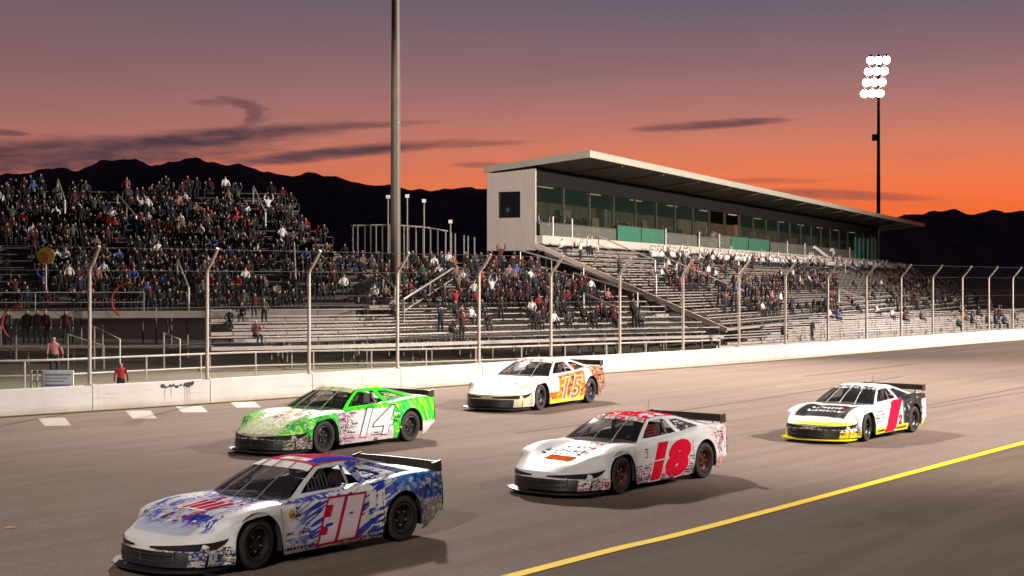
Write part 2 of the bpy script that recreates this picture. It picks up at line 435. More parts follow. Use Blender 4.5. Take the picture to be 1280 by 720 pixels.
MG = simple('galvanised_tube', (.42, .36, .31), .42, .35, .18, 3.0)
MC = simple('steel_cable', (.10, .09, .08), .5, .6)
fence = empty('catch_fence', WALL[0] + Vector((0, 0, WH)), 0, 'tall catch fence of bent steel posts and mesh standing on the white wall', 'fence')
PT = 4.82
def post_pts(p, t):
    n = Vector((t.y, -t.x, 0)); b = Vector((p.x, p.y, 0)) - n * .05
    out = [b + Vector((0, 0, WH - .25)), b + Vector((0, 0, 2.5)), b + Vector((0, 0, 4.0))]
    for k in range(1, 6):
        a = R(40) * k / 5; out.append(b + Vector((0, 0, 4.0)) + n * (.55 * (1 - math.cos(a))) * 1.6 + Vector((0, 0, .55 * math.sin(a) * .9)))
    e = out[-1]; out.append(e + n * .38 + Vector((0, 0, PT - e.z - .02)))
    return out
PP = []
for (p, t) in POSTP:
    pts = post_pts(p, t); PP.append(pts)
    bm = BM(); tube(bm, pts, [.06, .058, .056] + [.054] * 5 + [.05], 8)
    box(bm, pts[0] + Vector((0, 0, .27)), (.22, .22, .03))
    obj('fence_post', bm, MG, fence, smooth=50)
# horizontal cables follow the posts; the mesh hangs between
def along(pts, f):
    """point at height fraction on a post polyline"""
    tot = sum((b - a).length for a, b in zip(pts[1:], pts[2:])) + (pts[1] - pts[0]).length
    L = f * tot; 
    for a, b in zip(pts, pts[1:]):
        l = (b - a).length
        if L <= l: return a.lerp(b, L / l)
        L -= l
    return pts[-1]
for f in (.30, .55, .80, .99):
    bm = BM(); tube(bm, [along(p, f) for p in PP], .006, 4); obj('cable', bm, MC, fence)
def mat_mesh():
    t = NT('chain_link'); uv = t.n('ShaderNodeTexCoord').outputs['UV']
    s = t.n('ShaderNodeSeparateXYZ'); t.link(uv, s.inputs[0]); u, v = s.outputs[0], s.outputs[1]
    def line(w):
        fr = t.math('FRACT', t.math('MULTIPLY', w, 11.0)); d = t.math('ABSOLUTE', t.math('SUBTRACT', fr, .5))
        return t.math('LESS_THAN', d, .014)
    m = t.math('MAXIMUM', line(t.math('ADD', u, v)), line(t.math('SUBTRACT', u, v)))
    t.b.inputs['Base Color'].default_value = (.025, .022, .02, 1); t.b.inputs['Specular IOR Level'].default_value = 0; t.b.inputs['Roughness'].default_value = .5
    t.link(m, t.b.inputs['Alpha']); return t.m
bm = BM(); uvl = bm.loops.layers.uv.new('UVMap'); cols = []
run = 0; prev = None
for p in PP:
    if prev is not None: run += (p[0] - prev[0]).length
    prev = p; h = 0; col = []
    for j in range(13):
        q = along(p, .02 + .97 * j / 12) ; col.append((bm.verts.new(q), run, .02 + 4.3 * j / 12))
    cols.append(col)
for a, b in zip(cols, cols[1:]):
    for j in range(12):
        q = [a[j], b[j], b[j + 1], a[j + 1]]; f = bm.faces.new([k[0] for k in q])
        for l, k in zip(f.loops, q): l[uvl].uv = (k[1], k[2])
obj('wire_mesh', bm, mat_mesh(), fence)

# ================================================================== GRANDSTANDS
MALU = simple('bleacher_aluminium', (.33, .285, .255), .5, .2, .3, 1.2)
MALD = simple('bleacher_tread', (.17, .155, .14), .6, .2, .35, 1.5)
MALU2 = simple('shaded_plank', (.13, .115, .105), .7, .1, .3, 1.2); MALD2 = simple('shaded_tread', (.06, .054, .05), .8)  # darker copies of the bleacher metals; left stand's shade put into the colour
MFR = simple('frame_steel', (.12, .11, .10), .6, .3)
MRL = simple('handrail_tube', (.52, .47, .43), .4, .3)
MDK = simple('dark_backing', (.035, .032, .03), .9)
CROWD = []   # (pos, facing unit, stand key, row index)
ROWS = {}
def make_stand(key, rows, label, root_loc, dark=False, seat=True, tread=.62, frames=()):
    """rows: list of plan polylines with z = tread height; left normal points to the back"""
    root = empty('grandstand' if key != 'low' else 'bleachers', root_loc, 0, label, 'bleachers')
    for k, pts in enumerate(rows):
        bm = BM()
        ribbon(bm, pts, -tread * .5, tread * .5, -.045, 0, 1)
        if seat: ribbon(bm, pts, .02, .30, .38, .425, 0)
        ribbon(bm, pts, -tread * .5 - .03, -tread * .5, -.14, .002, 0)
        # seat brackets
        rs = resample(pts, max(2, int(sum((b - a).length for a, b in zip(pts, pts[1:])) / 2.2)))
        for q in rs:
            box(bm, q + Vector((0, .15, .19)), (.05, .05, .375), mi=1)
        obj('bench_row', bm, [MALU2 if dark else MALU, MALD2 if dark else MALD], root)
    ROWS[key] = rows
    return root

# left stand ---------------------------------------------------------------
NA = 19
S1 = []
for k in range(NA):
    s = k / (NA - 1)
    a = A(-90, 70 + 16 * s); b = A(462 - 104 * s + noise.noise(Vector((k * .8, 4.4, 0))) * 34, 73 + 16.5 * s); z = 2.35 + (8.75 - 2.35) * s
    pts = [a.lerp(b, i / 8) for i in range(9)]
    for p in pts: p.z = z
    S1.append(pts)
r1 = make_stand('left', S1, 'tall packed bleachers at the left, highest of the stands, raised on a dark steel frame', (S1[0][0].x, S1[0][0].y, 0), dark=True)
def stand_extras(root, rows, step=3.2, skirt=True, zfloor=0.0, nfr=None):
    L = sum((b - a).length for a, b in zip(rows[0], rows[0][1:])); n = nfr or max(2, int(L / step))
    fr, bk = resample(rows[0], n), resample(rows[-1], n)
    for a, b in zip(fr, bk):
        bm = BM(); t0 = Vector((a.x, a.y, a.z - .16)); t1 = Vector((b.x, b.y, b.z - .16))
        tube(bm, [t0, t1], .06, 4)
        for f in (0.02, .33, .66, .99):
            q = t0.lerp(t1, f); tube(bm, [Vector((q.x, q.y, zfloor)), q], .05, 4)
        q0, q1 = t0.lerp(t1, .33), t0.lerp(t1, .66)
        tube(bm, [Vector((q0.x, q0.y, zfloor)), q1], .035, 4)
        obj('support_frame', bm, MFR, root)
stand_extras(r1, S1)
# front walkway rail of the left stand
def railing(root, pts, h=1.0, post=2.2, r=.028, name='railing', mid=True, mat=None):
    n = max(2, int(sum((b - a).length for a, b in zip(pts, pts[1:])) / post) + 1)
    rs = resample(pts, n); bm = BM()
    tube(bm, [p + Vector((0, 0, h)) for p in pts], r * 1.3, 6)
    if mid: tube(bm, [p + Vector((0, 0, h * .5)) for p in pts], r, 5)
    for p in rs: tube(bm, [p, p + Vector((0, 0, h))], r, 5)
    return obj(name, bm, mat or MRL, root)
def aisle_rail(root, rows, u, k0, k1, h=1.15, endpost=True):
    """handrail down an aisle between rows k1 (top) and k0 (bottom) at fraction u"""
    def at(k):
        ps = rows[k]; i = u * (len(ps) - 1); j = min(int(i), len(ps) - 2); return ps[j].lerp(ps[j + 1], i - j)
    a, b = at(k1), at(k0); bm = BM()
    tube(bm, [a + Vector((0, 0, .1)), a + Vector((0, 0, h)), b + Vector((0, 0, h)), b], .05, 6)
    tube(bm, [a + Vector((0, 0, h * .5)), b + Vector((0, 0, h * .5))], .028, 5)
    m = (a + b) / 2; tube(bm, [m, m + Vector((0, 0, h))], .028, 5)
    obj('handrail', bm, MRL, root, smooth=50)
aisle_rail(r1, S1, .16, 10, 14); aisle_rail(r1, S1, .36, 14, 18, 1.1); aisle_rail(r1, S1, .52, 11, 15)
aisle_rail(r1, S1, .88, 12, 17, 1.1); aisle_rail(r1, S1, .86, 2, 7); aisle_rail(r1, S1, .60, 0, 4)
bm = BM()
for k in range(18):
    f = k / 17; q = A(402 + 62 * f, 88 - 10 * f, 0); q.z = ZY(312 + 50 * f, q.y); box(bm, q, (1.3, .34, .05)); box(bm, q + Vector((0, -.16, -.12)), (1.3, .03, .20), mi=1)
obj('stair', bm, [simple('stair_tread', (.62, .56, .52), .4, .3), MALU], r1)
# back rail and front fascia beam
bm = BM(); ribbon(bm, S1[0], -.5, -.42, -.28, .06); obj('front_beam', bm, MALU, r1)
railing(r1, [p + Vector((0, -.45, 0)) for p in S1[0][:5]], .95, 2.4, .018)

# centre stand --------------------------------------------------------------
NB = 14; S2 = []
fl = [P(262, 434, 1.0), P(430, 431, 1.0), P(600, 426, 1.0), P(760, 421.5, 1.0), P(900, 418.5, 1.0)]
bl = [A(262, 82), A(430, 83.5), A(600, 85.5), A(760, 88), A(900, 90)]
for k in range(NB):
    s = k / (NB - 1); z = 1.0 + 3.5 * s
    row = [a.lerp(b, s) for a, b in zip(fl, bl)]
    row = catmull(row, 6)
    lo = 262 if k < 5 else 462 - (k - 5) * 6
    hi = 905 - (905 - 668) * s
    row = [p for p in row if lo <= PX(p) <= hi]
    for p in row: p.z = z
    S2.append(row)
r2 = make_stand('centre', S2, 'half-filled bleachers in the middle, running under the glass box to the raised deck', (S2[0][0].x, S2[0][0].y, 0))
for j in range(5):
    q = [S2[0], S2[-1]]
stand_extras(r2, [S2[0], S2[4]], 3.0)
stand_extras(r2, [S2[5], S2[-1]], 3.2)
aisle_rail(r2, S2, .02, 5, 9); aisle_rail(r2, S2, .38, 3, 9); aisle_rail(r2, S2, .98, 9, 13); aisle_rail(r2, S2, .93, 4, 8); aisle_rail(r2, S2, .80, 1, 4)
# fence of thin uprights behind the centre stand
MDP2 = simple('pipe_grey', (.20, .185, .17), .6, .3)
bf = empty('safety_fence', A(440, 88), 0, 'dark upright pipe fence rising behind the centre bleachers', 'fence')
for i, px in enumerate((441, 447, 456, 463, 470, 478, 487, 505, 511, 520, 529, 538, 547, 557, 564, 569, 580, 585, 593)):
    d = 87.5; top = interp([(440, 281), (500, 281), (560, 290), (595, 297)], px)
    bm = BM(); p = A(px, d, 4.3); tube(bm, [p - Vector((0, 0, 4.3)), A(px, d, ZY(top, d))], .045, 5)
    obj('upright', bm, MDP2, bf)
bm = BM(); tube(bm, [A(px, 87.5, ZY(y, 87.5)) for px, y in ((438, 282), (490, 281), (530, 284), (560, 289))], .045, 5); obj('top_rail', bm, MRL, bf)
MDP = simple('dark_post_paint', (.16, .145, .13), .6, .3)
for (px, y0, y1) in ((485, 247, 300), (509, 246, 300), (530, 252, 310), (563, 278, 300)):
    d = 86.8
    lp = empty('marker_post', A(px, d), 0, {485: 'slim post with a pale cap just left of the tall floodlight pole', 509: 'slim square-topped post just right of the tall floodlight pole', 530: 'slim post with angled brace and pale cap behind the centre bleachers', 563: 'short pale-capped post at the right end of the pipe fence'}[px], 'post')
    bm = BM(); tube(bm, [A(px, d), A(px, d, ZY(y0, d))], .05, 6); obj('pole', bm, MDP, lp)
    bm = BM(); box(bm, A(px, d, ZY(y0, d) + .04), (.22, .2, .2)); bmesh.ops.bevel(bm, geom=bm.edges[:], offset=.02, segments=1); obj('cap', bm, simple('pale_cap', (.6, .57, .52), .5), lp)

# upper deck + press box ------------------------------------------------------
U = Vector((.4217, .9067, 0)); N = Vector((.9067, -.4217, 0)); F1 = Vector((1.46, 90, 0))
def B(t, n, z): return F1 + U * t + N * n + Vector((0, 0, z))
ND = 15; S3 = []
for k in range(ND):
    s = k / (ND - 1)
    n0 = 11.55 - (11.55 - .45) * s; z = 1.15 + (5.72 - 1.15) * s
    S3.append([B(t * 119 / 12 + .25, n0, z) for t in range(13)])
r3 = make_stand('deck', S3, 'raised bleachers below the glass box with a pale sloping edge beam', B(0, 6, 0), tread=.7)
stand_extras(r3, S3, 8)
for t in (0, 119.5):
    bm = BM(); a, b = B(t, -.2, 6.12), B(t, 12.0, 1.0)
    d = (b - a).normalized(); up = d.cross(U).normalized()
    if up.z < 0: up = -up
    for (o, w, hgt) in ((0, .10, .22), (.14, .18, .05)):
        c = (a + b) / 2 + up * o
        rot = Matrix((U, d, up)).transposed()
        box(bm, c, (w, (b - a).length, hgt), rot)
    obj('edge_beam', bm, simple('edge_beam_paint', (.66, .52, .44), .6, 0, .2, 2), r3)
aisle_rail(r3, S3, .075, 9, 14); aisle_rail(r3, S3, .11, 3, 10, 1.1); aisle_rail(r3, S3, .02, 6, 11)
aisle_rail(r3, S3, .35, 0, 3); aisle_rail(r3, S3, .6, 9, 12)

# low front rows at the right -----------------------------------------------------
fa = catmull([A(775, 79.5, .3), A(905, 82, .3), A(1000, 88, .3), A(1150, 99, .3), A(1280, 113, .3), A(1450, 136, .3), A(1600, 160, .3)], 8)
S4 = []
for k in range(9):
    ns = normals2(fa); row = []
    for p, n in zip(fa, ns):
        q = p + n * (.86 * k); 
        if (q - F1).dot(N) > 12.2: row.append(Vector((q.x, q.y, .3 + .10 * k)))
    if len(row) > 2: S4.append(row)
r4 = make_stand('low', S4, 'low open rows of metal benches along the wall at the right, almost empty', (S4[0][0].x, S4[0][0].y, 0))
# front pipe railing down at ground level
gr = empty('ground_railing', P(160, 470), 0, 'grey pipe railing on posts between the white wall and the left and centre bleachers', 'railing')
rp = [A(px, D(y, 1.05)) for px, y in ((-60, 452), (60, 450), (160, 446), (324, 440), (495, 437), (593, 434.6), (775, 429), (900, 425))]
railing(gr, catmull(rp, 5), 1.05, 2.3, .03, 'pipe_rail')
for (p0, p1, y0, y1) in ((85, 130, 418, 432), (118, 150, 408, 424), (205, 225, 416, 424)):
    a, b = A(p0, 64, ZY(y0, 64)), A(p1, 64, ZY(y1, 64)); bm = BM(); tube(bm, [Vector((a.x, a.y, 0)), a, b, Vector((b.x, b.y, 0))], .04, 5); obj('stair_rail', bm, MRL, gr)
# lower gallery rail in front of the left stand
gl = [A(px, 68.2, 0) for px in (-80, 60, 200, 262)]
for p in gl: p.z = .0
lr = empty('walkway', gl[0], 0, 'narrow raised walkway with pale edge under the front of the left bleachers', 'walkway')
bm = BM(); ribbon(bm, gl, 0, 1.0, .75, .85); obj('platform', bm, MALU, lr)
for p in resample(gl, 7):
    bm = BM(); tube(bm, [p + Vector((0, .1, 0)), p + Vector((0, .1, .76))], .05, 5); obj('leg', bm, MFR, lr)

# press box -----------------------------------------------------------------------
pb = empty('press_box', B(50, -1.6, 0), 0, 'long glass-fronted press box under a sloping flat roof above the raised bleachers', 'building')
m_side = None
def mat_siding():
    t = NT('panel_siding'); tc = t.n('ShaderNodeTexCoord').outputs['Object']
    s = t.n('ShaderNodeSeparateXYZ'); t.link(tc, s.inputs[0])
    h = t.math('ADD', t.math('MULTIPLY', s.outputs[0], .907), t.math('MULTIPLY', s.outputs[1], -.42))
    fr = t.math('FRACT', t.math('MULTIPLY', h, 3.6)); line = t.step(t.math('ABSOLUTE', t.math('SUBTRACT', fr, .5)), .40, .47)
    mp = t.n('ShaderNodeMapping'); t.link(tc, mp.inputs[0]); mp.inputs['Scale'].default_value = (2, 2, .3)
    c = t.mix(t.step(t.noise(1.6, mp.outputs[0], 5, .7), .3, .75), (.60, .51, .46), (.53, .45, .40))
    c = t.mix(t.math('MULTIPLY', line, .14), c, (.2, .16, .14))
    t.link(c, t.b.inputs['Base Color']); t.b.inputs['Roughness'].default_value = .65
    bn = t.n('ShaderNodeBump'); bn.inputs['Strength'].default_value = .2; t.link(line, bn.inputs['Height']); bn.inputs['Distance'].default_value = .03; bn.invert = True
    t.link(bn.outputs[0], t.b.inputs['Normal']); return t.m
MS = mat_siding()
TE = 106.0
def slab(bm, t0, t1, n0, n1, z0, z1, mi=0):
    c = [B(t0, n0, 0), B(t1, n0, 0), B(t1, n1, 0), B(t0, n1, 0)]
    lo = [bm.verts.new((p.x, p.y, z0)) for p in c]; hi = [bm.verts.new((p.x, p.y, z1)) for p in c]
    fs = [bm.faces.new(lo), bm.faces.new(hi)] + [bm.faces.new((lo[i], lo[(i + 1) % 4], hi[(i + 1) % 4], hi[i])) for i in range(4)]
    for f in fs: f.material_index = mi
# end wall with a window opening (built of four panels)
z0, z1 = 5.74, 10.62; wn0, wn1, wz0, wz1 = -2.46, -1.0, 7.75, 9.35
for (a, b, c, d) in ((-3.25, wn0, z0, z1), (wn1, .02, z0, z1), (wn0, wn1, z0, wz0), (wn0, wn1, wz1, z1)):
    pass
bm = BM()
outer = [(-3.25, z0), (.02, z0), (.02, z1 + .1), (-3.25, z1 - .14)]; hole = [(wn0, wz0), (wn1, wz0), (wn1, wz1), (wn0, wz1)]
tri = tessellate_polygon([[Vector((u, v, 0)) for u, v in outer], [Vector((u, v, 0)) for u, v in hole]])
vs = [bm.verts.new(B(-.0, u, v)) for u, v in outer + hole]
for t3 in tri:
    try: bm.faces.new([vs[i] for i in t3])
    except ValueError: pass
bmesh.ops.recalc_face_normals(bm, faces=bm.faces)
bmesh.ops.solidify(bm, geom=bm.faces[:], thickness=.12)
obj('end_wall', bm, MS, pb)
bm = BM(); slab(bm, .01, TE, -3.25, -3.12, z0, z1 - .16); obj('back_wall', bm, simple('back_wall_brown', (.065, .045, .025), .8, var=.6, scale=.4), pb)
bm = BM(); slab(bm, TE - .1, TE, -3.1, 0, z0, z1 - .1); obj('end_wall', bm, MS, pb)
bm = BM(); slab(bm, .14, TE + .05, -3.1, -.02, z0 + .02, 6.58); obj('floor', bm, simple('box_floor', (.12, .10, .085), .8), pb)
bm = BM(); slab(bm, .02, TE + 1, 0.0, .42, 6.16, 6.66); obj('fascia', bm, simple('fascia_paint', (.46, .40, .35), .6, var=.2, scale=.8), pb)
# window with deep frame in the end wall
wfr = None
bm = BM()
for (a0, a1, b0, b1) in ((wn0 - .12, wn1 + .12, wz1, wz1 + .13), (wn0 - .12, wn1 + .12, wz0 - .13, wz0), (wn0 - .12, wn0, wz0, wz1), (wn1, wn1 + .12, wz0, wz1)):
    slab(bm, -.06, .1, a0, a1, b0, b1)
wf = obj('window', bm, simple('window_frame', (.16, .11, .085), .5), pb)
mg = simple('tinted_glass', (.012, .013, .014), .06, 0, .1, spec=.8)
bm = BM(); slab(bm, .03, .05, wn0, wn1, wz0, wz1); obj('pane', bm, mg, wf)
# roof: rises towards the track
def roof_z(n): return 10.96 + (n + 3.3) / (3.56 + 3.3) * (11.69 - 10.96)
bm = BM(); RT = [(-.12, 118.5)]
def prism(bm, poly, t0, t1, mi=0):
    lo = [bm.verts.new(B(t0, n, z)) for n, z in poly]; hi = [bm.verts.new(B(t1, n, z)) for n, z in poly]
    k = len(poly); fs = [bm.faces.new(lo), bm.faces.new(hi)] + [bm.faces.new((lo[i], lo[(i + 1) % k], hi[(i + 1) % k], hi[i])) for i in range(k)]
    for f in fs: f.material_index = mi
prism(bm, [(-3.4, roof_z(-3.4) - .34), (3.45, roof_z(3.45) - .40), (3.45, roof_z(3.45) - .05), (-3.4, roof_z(-3.4) - .05)], .0, 118.4, 0)
bmesh.ops.recalc_face_normals(bm, faces=bm.faces)
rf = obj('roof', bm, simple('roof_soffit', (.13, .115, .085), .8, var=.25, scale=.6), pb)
bm = BM(); mfas = simple('roof_edge_metal', (.40, .38, .31), .5, .1, .15, 1)
prism(bm, [(3.45, roof_z(3.45) - .42), (3.57, roof_z(3.57) - .42), (3.57, roof_z(3.57)), (3.45, roof_z(3.45))], -.1, 118.5)
prism(bm, [(-3.5, roof_z(-3.5) - .38), (3.45, roof_z(3.45) - .42), (3.45, roof_z(3.45)), (-3.5, roof_z(-3.5))], -.12, -.005)
bmesh.ops.recalc_face_normals(bm, faces=bm.faces)
obj('fascia', bm, mfas, rf)
# soffit beams
for t in range(6, 118, 8):
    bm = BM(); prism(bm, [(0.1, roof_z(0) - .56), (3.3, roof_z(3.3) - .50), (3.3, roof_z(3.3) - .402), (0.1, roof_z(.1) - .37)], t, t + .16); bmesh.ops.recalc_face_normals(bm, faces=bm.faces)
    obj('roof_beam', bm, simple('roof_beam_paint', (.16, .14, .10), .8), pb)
# dark upper band, mullions, glazing, balustrade
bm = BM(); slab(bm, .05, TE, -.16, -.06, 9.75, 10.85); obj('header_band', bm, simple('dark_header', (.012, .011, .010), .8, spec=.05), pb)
mgl = NT('smoked_glass'); mgl.b.inputs['Base Color'].default_value = (.012, .022, .017, 1); mgl.b.inputs['Roughness'].default_value = .05; mgl.b.inputs['Alpha'].default_value = .30; mgl.b.inputs['Specular IOR Level'].default_value = 0.0
mmu = simple('mullion_metal', (.07, .065, .05), .5, .3)
ts = [0.06]; t = 0.06
while t < TE - 4: t += 4.4; ts.append(t)
ts.append(TE - .12)
for i, (a, b) in enumerate(zip(ts, ts[1:])):
    if i in (8, 9): continue                       # the open, unglazed bay
    bm = BM(); slab(bm, a + .06, b - .06, -.13, -.11, 6.6, 9.75); obj('glazing_panel', bm, mgl.m, pb)
for t in ts:
    bm = BM(); slab(bm, t - .05, t + .05, -.2, -.02, 6.6, 9.75); obj('mullion', bm, mmu, pb)
mgr = NT('green_glass'); tc = mgr.n('ShaderNodeTexCoord').outputs['Object']
mgr.link(mgr.mix(mgr.noise(.9, tc, 4, .6), (.01, .16, .10), (.05, .30, .20)), mgr.b.inputs['Base Color']); mgr.b.inputs['Roughness'].default_value = .2; mgr.b.inputs['Alpha'].default_value = .62
mcl = NT('clear_balustrade'); mcl.b.inputs['Base Color'].default_value = (.22, .22, .18, 1); mcl.b.inputs['Roughness'].default_value = .1; mcl.b.inputs['Alpha'].default_value = .30; mcl.b.inputs['Specular IOR Level'].default_value = 0.0
def t_at(px, n=.35):
    q = (px - 640) / F; c = B(0, n, 0); return (q * c.y - c.x) / (U.x - q * U.y)
for (p0, p1, mat, z) in ((676, 771, mcl.m, 7.45), (773, 802, mgr.m, 7.72), (803, 831, mgr.m, 7.72), (833, 872, mcl.m, 7.55), (873, 898, mcl.m, 7.5), (900, 914, mcl.m, 7.75), (915, 936, mgr.m, 7.75), (937, 962, mgr.m, 7.75), (964, 1010, mcl.m, 7.6), (1011, 1068, mcl.m, 7.55)):
    bm = BM(); slab(bm, t_at(p0), t_at(p1), .28, .31, 6.68, z); obj('balustrade_panel', bm, mat, pb)
    bm = BM(); slab(bm, t_at(p0), t_at(p1), .26, .33, z, z + .05); obj('balustrade_rail', bm, mmu, pb)
for px in (691, 715, 832, 874, 899, 984, 1006, 1062):
    bm = BM(); c = B(t_at(px), .36, 6.66); tube(bm, [c, c + Vector((0, 0, 1.2))], .05, 6); obj('balustrade_post', bm, simple('white_post', (.62, .58, .54), .5), pb)
for i, px in enumerate((1070, 1075, 1080, 1085, 1090, 1095)):
    bm = BM(); slab(bm, t_at(px, 0) - .35, t_at(px, 0) + .42, -.09, -.06, 6.7, 9.2 - .0 * i); obj('teal_panel', bm, simple('teal_glass', (.02, .34, .28), .5, var=.4, scale=.8, spec=.05), pb)
ri = random.Random(31)
for k in range(26):
    t_ = 3 + k * 3.9 + ri.uniform(-1, 1); w_ = ri.uniform(.6, 2.2); hh = ri.uniform(1.2, 2.6)
    if t_ + w_ > TE - 2: break
    bm = BM(); slab(bm, t_, t_ + w_, -3.08, -2.75 + ri.uniform(0, .5), 6.6, 6.6 + hh); obj('cabinet', bm, simple('cabinet_%s' % ('brown', 'olive', 'grey')[k % 3], ((.20, .12, .06), (.12, .12, .06), (.14, .14, .13))[k % 3], .7, var=.4, scale=1.2), pb)
    if k % 2: bm = BM(); slab(bm, t_ + .3, t_ + 2.4, -1.3, -.7, 7.3, 7.36); slab(bm, t_ + .4, t_ + .5, -1.2, -.8, 6.585, 7.298); obj('desk', bm, simple('desk_top', (.26, .22, .17), .5), pb)
for k in range(12):
    bm = BM(); slab(bm, 4 + k * 8.4, 6.2 + k * 8.4, -1.7, -1.5, 9.9, 9.95); obj('ceiling_lamp', bm, simple('dim_ceiling_lamp', (.5, .5, .4), .5, emis=(1, .8, .5), estr=.5), pb)
# white boom on the box edge
wb = empty('camera_boom', B(t_at(1034), .5, 6.66), 0, 'white angled camera boom leaning on the ledge of the glass box', 'equipment')
bm = BM(); a = B(t_at(1016), .5, ZY(309, B(t_at(1016), .5, 0).y)); b = B(t_at(1038), .5, ZY(326, B(t_at(1038), .5, 0).y)); tube(bm, [a, b], [.16, .22], 8); obj('arm', bm, simple('boom_white', (.75, .72, .7), .5), wb)
bm = BM(); pts = [b + (U * math.cos(k) * .9 + Vector((0, 0, .75)) * math.sin(k)) + Vector((0, 0, .5)) for k in [i * .5 - 1.4 for i in range(8)]]; tube(bm, pts, .16, 8); obj('loop_frame', bm, simple('boom_white', (.75, .72, .7), .5), wb)
# rusty downpipe behind the end wall
dp = B(.3, -3.38, 0)
bm = BM(); tube(bm, [dp, dp + Vector((0, 0, 10.4))], .09, 6); obj('downpipe', bm, simple('rusty_pipe', (.16, .07, .045), .7), pb)
for n in (-3.0, -.3):
    for t in (1, 25, 50, 75, 100):
        bm = BM(); c = B(t, n, 0); tube(bm, [c, c + Vector((0, 0, 5.8))], .12, 6); obj('column', bm, MFR, pb)

# ================================================================== FLOODLIGHT POLES
MPOLE = simple('pole_steel', (.10, .078, .06), .55, .3, .2, .5)
def mat_lens(s):
    t = NT('lamp_lens'); t.b.inputs['Base Color'].default_value = (.9, .9, .9, 1)
    t.b.inputs['Emission Color'].default_value = (1, .95, .97, 1); t.b.inputs['Emission Strength'].default_value = s
    t.m.cycles.emission_sampling = 'NONE'; return t.m
MLENS = mat_lens(28)
def flood(loc, h, r, aim, lab, power, nrow=4, ncol=3, lampr=.42, spread=1.0, cone=100, colr=(1, .90, .82), size=1.2, rows_dz=1.1, stagger=0):
    root = empty('floodlight_pole', loc, 0, lab, 'floodlight')
    bm = BM(); tube(bm, [(loc[0], loc[1], 0), (loc[0], loc[1], h * .5), (loc[0], loc[1], h)], [r, r * .8, r * .5], 12); obj('pole', bm, MPOLE, root, smooth=50)
    bm = BM(); tube(bm, [(loc[0], loc[1], 0), (loc[0], loc[1], .3)], r * 1.5, 12); obj('base', bm, MPOLE, root)
    L = Vector(loc); d = (Vector(aim) - Vector((L.x, L.y, h))).normalized(); side = d.cross(Vector((0, 0, 1))).normalized(); up = side.cross(d).normalized()
    for i in range(nrow):
        zc = h - .5 - i * rows_dz; c = Vector((L.x, L.y, zc)); off = stagger * i
        wd = spread * (ncol - 1) * lampr * 2.1
        bm = BM(); tube(bm, [c - side * wd * .6 + side * off, c + side * wd * .6 + side * off], .07, 6); arm = obj('crossarm', bm, MPOLE, root)
        for j in range(ncol):
            q = c + side * ((j - (ncol - 1) / 2) * lampr * 2.1 * spread + off) + d * .35
            bm = BM(); tube(bm, [q - d * .32, q - d * .1, q + d * .12], [lampr * .35, lampr * .8, lampr], 12); lp = obj('lamp', bm, MPOLE, root, smooth=50)
            bm = BM(); tube(bm, [q + d * .10, q + d * .14, q + d * .17], [lampr * .93, lampr * .9, lampr * .6], 12); obj('lens', bm, MLENS, lp, smooth=50)
            bm = BM(); tube(bm, [q + d * .0 + up * lampr * .98, q + d * .5 + up * lampr * .9], [lampr * .35, lampr * .22], 8); obj('visor', bm, MPOLE, lp, smooth=50)
    ld = bpy.data.lights.new('floodlight_beam', 'SPOT'); ld.energy = power; ld.color = colr; ld.spot_size = R(cone); ld.spot_blend = .6; ld.shadow_soft_size = size
    lo = bpy.data.objects.new('floodlight_beam', ld); COL.objects.link(lo); lo.parent = root
    p = Vector((L.x, L.y, h - nrow * rows_dz * .5)) + d * 1.2
    lo.location = p - L; lo.rotation_euler = d.to_track_quat('-Z', 'Y').to_euler()
    return root
pA = A(494.5, 78); HA = 28.0
flood((pA.x, pA.y, 0), HA, .30, (9, 40, 0), 'thick steel floodlight pole rising out of the centre bleachers past the top of the photo', 225000, lampr=.45)
pR = A(1098, 232)
flood((pR.x, pR.y, 0), 39.3, .36, (14, 60, 0), 'floodlight pole with glowing lamps behind the right end of the press box', 160000, nrow=4, ncol=3, lampr=.70, rows_dz=1.72, spread=.80, stagger=.32, cone=75)
jb = A(1093, 231.5, ZY(172, 231.5))
bm = BM(); box(bm, jb, (.7, .5, 1.0)); box(bm, jb + Vector((.35, 0, 0)), (.5, .1, .1)); obj('junction_box', bm, MPOLE, bpy.data.objects['floodlight_pole.001'])
# the lamps behind the photographer that light the near faces of the cars
flood((36, 26, 0), 25, .28, (11, 42, 0), 'infield floodlight pole to the right of the view', 170000, cone=58)
flood((-13, -12, 0), 24, .28, (-2, 23, 0), 'infield floodlight pole behind the viewpoint on the left', 44000, cone=46)
flood((16, -16, 0), 24, .28, (25, 62, 0), 'infield floodlight pole behind the viewpoint on the right', 52000, cone=32)
flood((80, 62, 0), 28, .28, (36, 88, 2), 'infield floodlight pole beyond the right edge', 640000, cone=100)
flood((-15, 26, 0), 22, .25, (.4, 91, 8.8), 'slim unseen floodlight pole added beyond the left edge to brighten the press box', 105000, cone=15, nrow=1, ncol=2)  # added lamp, no such pole seen; brightens the press box end wall

